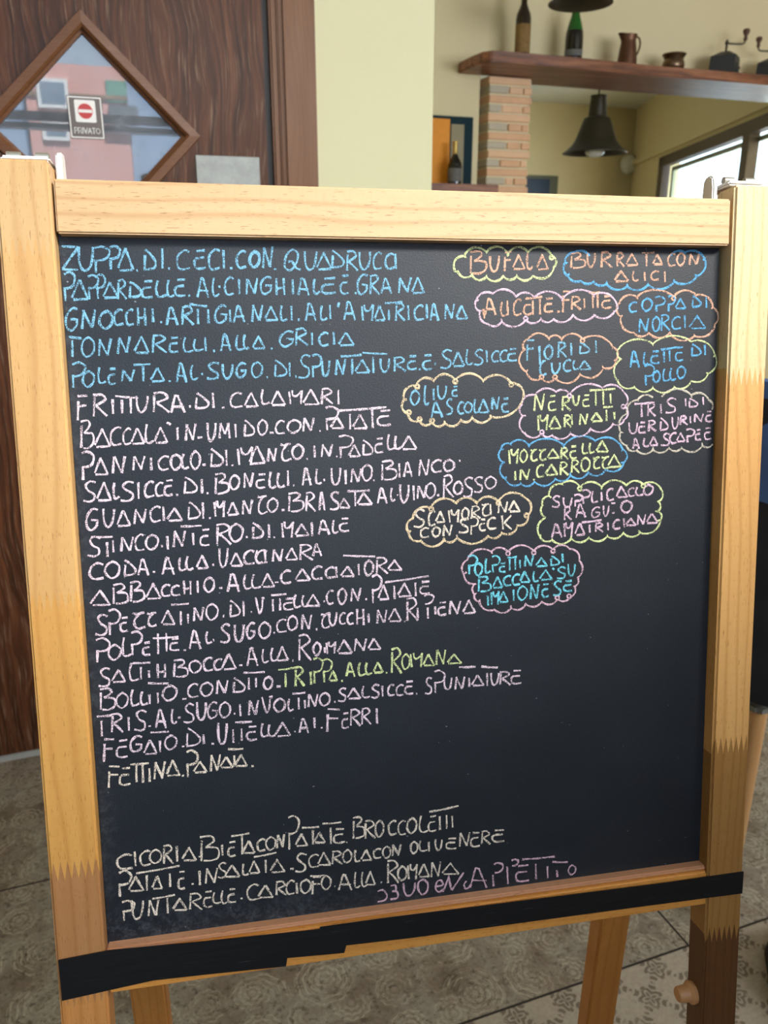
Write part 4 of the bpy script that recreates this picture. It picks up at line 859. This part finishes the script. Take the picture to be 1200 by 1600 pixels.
# hanging lamps: bell-shaped dark shades
def hang_lamp(loc, rad, ceil, label, up=0.0):
    l = empty('pendant_lamp', loc); tag(l, label, 'lamp', 'dark bell-shaped hanging lamps'); s = rad
    lathe_part('shade', M_black, [(.25 * s, 1.66 * s), (.235 * s, 1.62 * s), (.285 * s, 1.06 * s), (.39 * s, 1.02 * s), (.43 * s, .94 * s), (.60 * s, .48 * s), (.64 * s, .38 * s), (.72 * s, .26 * s), (.86 * s, .12 * s), (s, .02 * s), (s, 0),
               (.97 * s, .008 * s), (.84 * s, .09 * s), (.70 * s, .22 * s), (.60 * s, .36 * s), (.40 * s, .90 * s), (.2 * s, .98 * s)], l, 48, False)
    m = MB(); m.lathe([(.02 * s, 1.675 * s), (.17 * s, 1.67 * s), (.25 * s, 1.655 * s), (.24 * s, 1.60 * s)][::-1], n=32); m.build('cap', M_black, l, True)
    m = MB(); m.tube([(0, 0, 1.66 * s), (0, 0, ceil - loc[2] - .001)], .0055, 10); m.build('cord', plain('grey_cord', (96, 92, 84), .6), l, True)
    m = MB(); m.tube([(0, 0, .96 * s), (0, 0, .24 * s)], .018, 16); m.build('socket', M_black, l, True)
    lathe_part('bulb', M_bulb, [(.012, .30 * s), (.030, .24 * s), (.054, .12 * s), (.058, .03 * s), (.048, -.05 * s), (.025, -.10 * s), (.006, -.115 * s)], l, 24, c=(0, 0, up * s))
p = on_y(929, 240, 4.62); hang_lamp((p.x, p.y, p.z), .193, CEIL if False else 2.8, 'dark bell-shaped hanging lamp seen below the beam shelf')
p = on_y(907, 6, 3.42); hang_lamp((p.x, p.y, p.z), .136, CEIL, 'dark hanging lamp cut by the top edge, above the green bottle', .3)

# niche corner at the left of the pillar: poster, ledge and bottle
def at4(x, y): q = on_y(x, y, 4.05); return q
ps = empty('poster', (1.75, 4.05, at4(700, 293).z)); tag(ps, 'dark teal framed poster with an orange strip beside the brick pillar', 'poster')
zt, zb = at4(715, 183).z, at4(715, 296).z
def pbox(name, mat, x0, x1, z0, z1, y0, y1):
    m = MB(); m.box(x0 - 1.75, x1 - 1.75, y0, y1, z0 - ps.location.z, z1 - ps.location.z, .001, 1); return m.build(name, mat, ps)
XR = at4(735, 240).x
pbox('frame', M_teal, 1.56, XR, zb, zt, -.022, -.0005)
pbox('orange_strip', M_orange, 1.585, at4(699, 240).x, zb + .012, zt - .014, -.026, -.022)
pbox('grey_sheet', M_greyp, at4(701, 240).x, at4(721, 240).x, zb + .012, zt - .036, -.0255, -.022)
lz = on_y(712, 289.5, 3.96).z
m = MB(); m.box(1.50, PXL - .012, 3.86, 4.05, lz - .04, lz, .003); tag(m.build('wall_ledge', M_beam), 'dark wooden wall ledge under the poster and dark bottle', 'shelf')
p = on_y(710, 288, 3.95); b = empty('bottle', (p.x, 3.95, lz)); tag(b, 'black wine bottle with gold foil neck in front of the poster', 'bottle')
lathe_part('body', M_glassdark, [(.030, 0), (.0345, .003), (.035, .01), (.035, .085), (.032, .100), (.020, .122), (.0115, .140), (.0105, .165)], b)
lathe_part('foil', M_foil, [(.0118, .142), (.0122, .143), (.0115, .185), (.0132, .187), (.0132, .198), (.011, .20)], b)
lathe_part('label', M_labelw, [(.0353, .015), (.0356, .016), (.0356, .075), (.0353, .076)], b)

# far room: picture, round wall lamp
p0, p1 = on_y(820, 276, 9.30), on_y(872, 282, 9.30)
m = MB(); m.box(p0.x - .0, p1.x, 9.295, 9.3235, p0.z - .45, p0.z + .02, .004)
f = m.build('picture', plain('grey_picture_frame', (92, 92, 76), .5)); tag(f, 'blue picture in a grey frame low on the far wall', 'picture')
m = MB(); m.box(p0.x + .03, p1.x - .12, 9.291, 9.296, p0.z - .41, p0.z - .02); m.build('print', plain('blue_print', (14, 52, 88), .4, vary=.3, scale=8), f)
p = on_y(981, 257, 9.25)
l = empty('wall_lamp', (p.x, 9.324, p.z)); tag(l, 'round white wall lamp in the corner of the far room', 'lamp')
m = MB(); m.lathe([(.05, 0), (.05, .03)], n=24, ax=(0, -1, 0)); m.build('mount', M_white, l, True)
m = MB(); m.lathe([(.03, .028), (.085, .04), (.115, .075), (.118, .10), (.10, .14), (.06, .165), (.015, .172)], n=32, ax=(0, -1, 0)); m.build('globe', M_bulb, l, True)

# chair with a coat at the right edge
ch = empty('chair', (1.165, 1.06, 0)); tag(ch, 'light wooden chair with a grey seat at the right edge behind the easel', 'chair')
M_chairw = wood('beech_chair', 'z', [(188, 146, 98)], grain=.012, line=.25)
for k, (x, y) in enumerate(((-.19, -.175), (.19, -.175), (.19, .175), (-.19, .175))):
    m = MB(); m.tube([(x * 1.02, y * 1.03, 0), (x, y, .22), (x * .98, y * .98, .432)], [.012, .0165, .019], 18); m.build('leg', M_chairw, ch, True)
m = MB(); m.box(-.205, .205, -.195, .195, .425, .450, .008, 3); m.build('seat', plain('grey_seat', (120, 120, 114), .8, vary=.12, scale=60), ch)
for y in (-.165, .165):
    m = MB(); m.tube([(-.115, y, .449), (-.122, y, .70), (-.135, y, .90)], [.015, .014, .012], 14); m.build('back_post', M_chairw, ch, True)
m = MB(); m.box(-.142, -.128, -.18, .18, .80, .90, .006); m.build('backrest', M_chairw, ch)

ct = empty('coat', (.95, 1.06, .451)); tag(ct, 'dark navy padded coat hung over the chair back at the right edge', 'coat')
def drape(name, mat, zs, hx, hy, cx, par, n=56):
    t = bmesh.new(); rings = []; rn = random.Random(5)
    for i, z in enumerate(zs):
        ring = []
        for k in range(n):
            a = 2 * math.pi * k / n; c, s = math.cos(a), math.sin(a)
            q = (abs(c) ** 2.6 + abs(s) ** 2.6) ** (-1 / 2.6)
            fold = 1 + .06 * math.sin(a * 7 + z * 9) + .05 * math.sin(a * 3 - z * 17) + .05 * abs(math.sin(z * 34))
            ring.append(t.verts.new((cx[i] + c * q * hx[i] * fold, s * q * hy[i] * (1 + (fold - 1) * .35), z)))
        rings.append(ring)
    for a, b in zip(rings, rings[1:]):
        for k in range(n): t.faces.new((a[k], a[(k + 1) % n], b[(k + 1) % n], b[k]))
    t.faces.new(rings[0][::-1]); t.faces.new(rings[-1]); m = MB(); m._merge(t); return m.build(name, mat, par, True)
zs = [.0015 + .49 * k / 40 for k in range(41)]
drape('body', plain('navy_padded_cloth', (30, 33, 46), .75, vary=.2, scale=25), zs, [.050 - .022 * (k / 40) ** 2 for k in range(41)], [.205 - .02 * (k / 40) for k in range(41)], [.03 - .035 * (k / 40) for k in range(41)], ct)
zs2 = [.34 + .175 * k / 16 for k in range(17)]
drape('collar', plain('blue_lining', (70, 104, 168), .8, vary=.15, scale=25), zs2, [.032 - .02 * (k / 16) ** 2 for k in range(17)], [.222 - .03 * (k / 16) for k in range(17)], [-.0 - .01 * (k / 16) for k in range(17)], ct)['label'] = 'blue collar'
p = on_z(1215, 1600, .06)
bg_ = empty('bag', (p.x + .185, p.y + .03, 0)); bg_.scale = (1, 1, .42); tag(bg_, 'black bag on the floor at the bottom right corner', 'bag')
drape('body', plain('black_cloth', (22, 21, 24), .7), [.001, .01, .03, .06, .09, .12, .14, .15], [.085, .095, .1, .1, .098, .09, .07, .03], [.11, .12, .125, .125, .12, .11, .08, .03], [0] * 8, bg_)
m = MB(); m.tube([(-.06, -.02, .135), (-.05, -.02, .20), (0, -.02, .235), (.05, -.02, .20), (.06, -.02, .135)], .007, 10); m.build('strap', plain('black_strap', (26, 25, 28), .6), bg_, True)
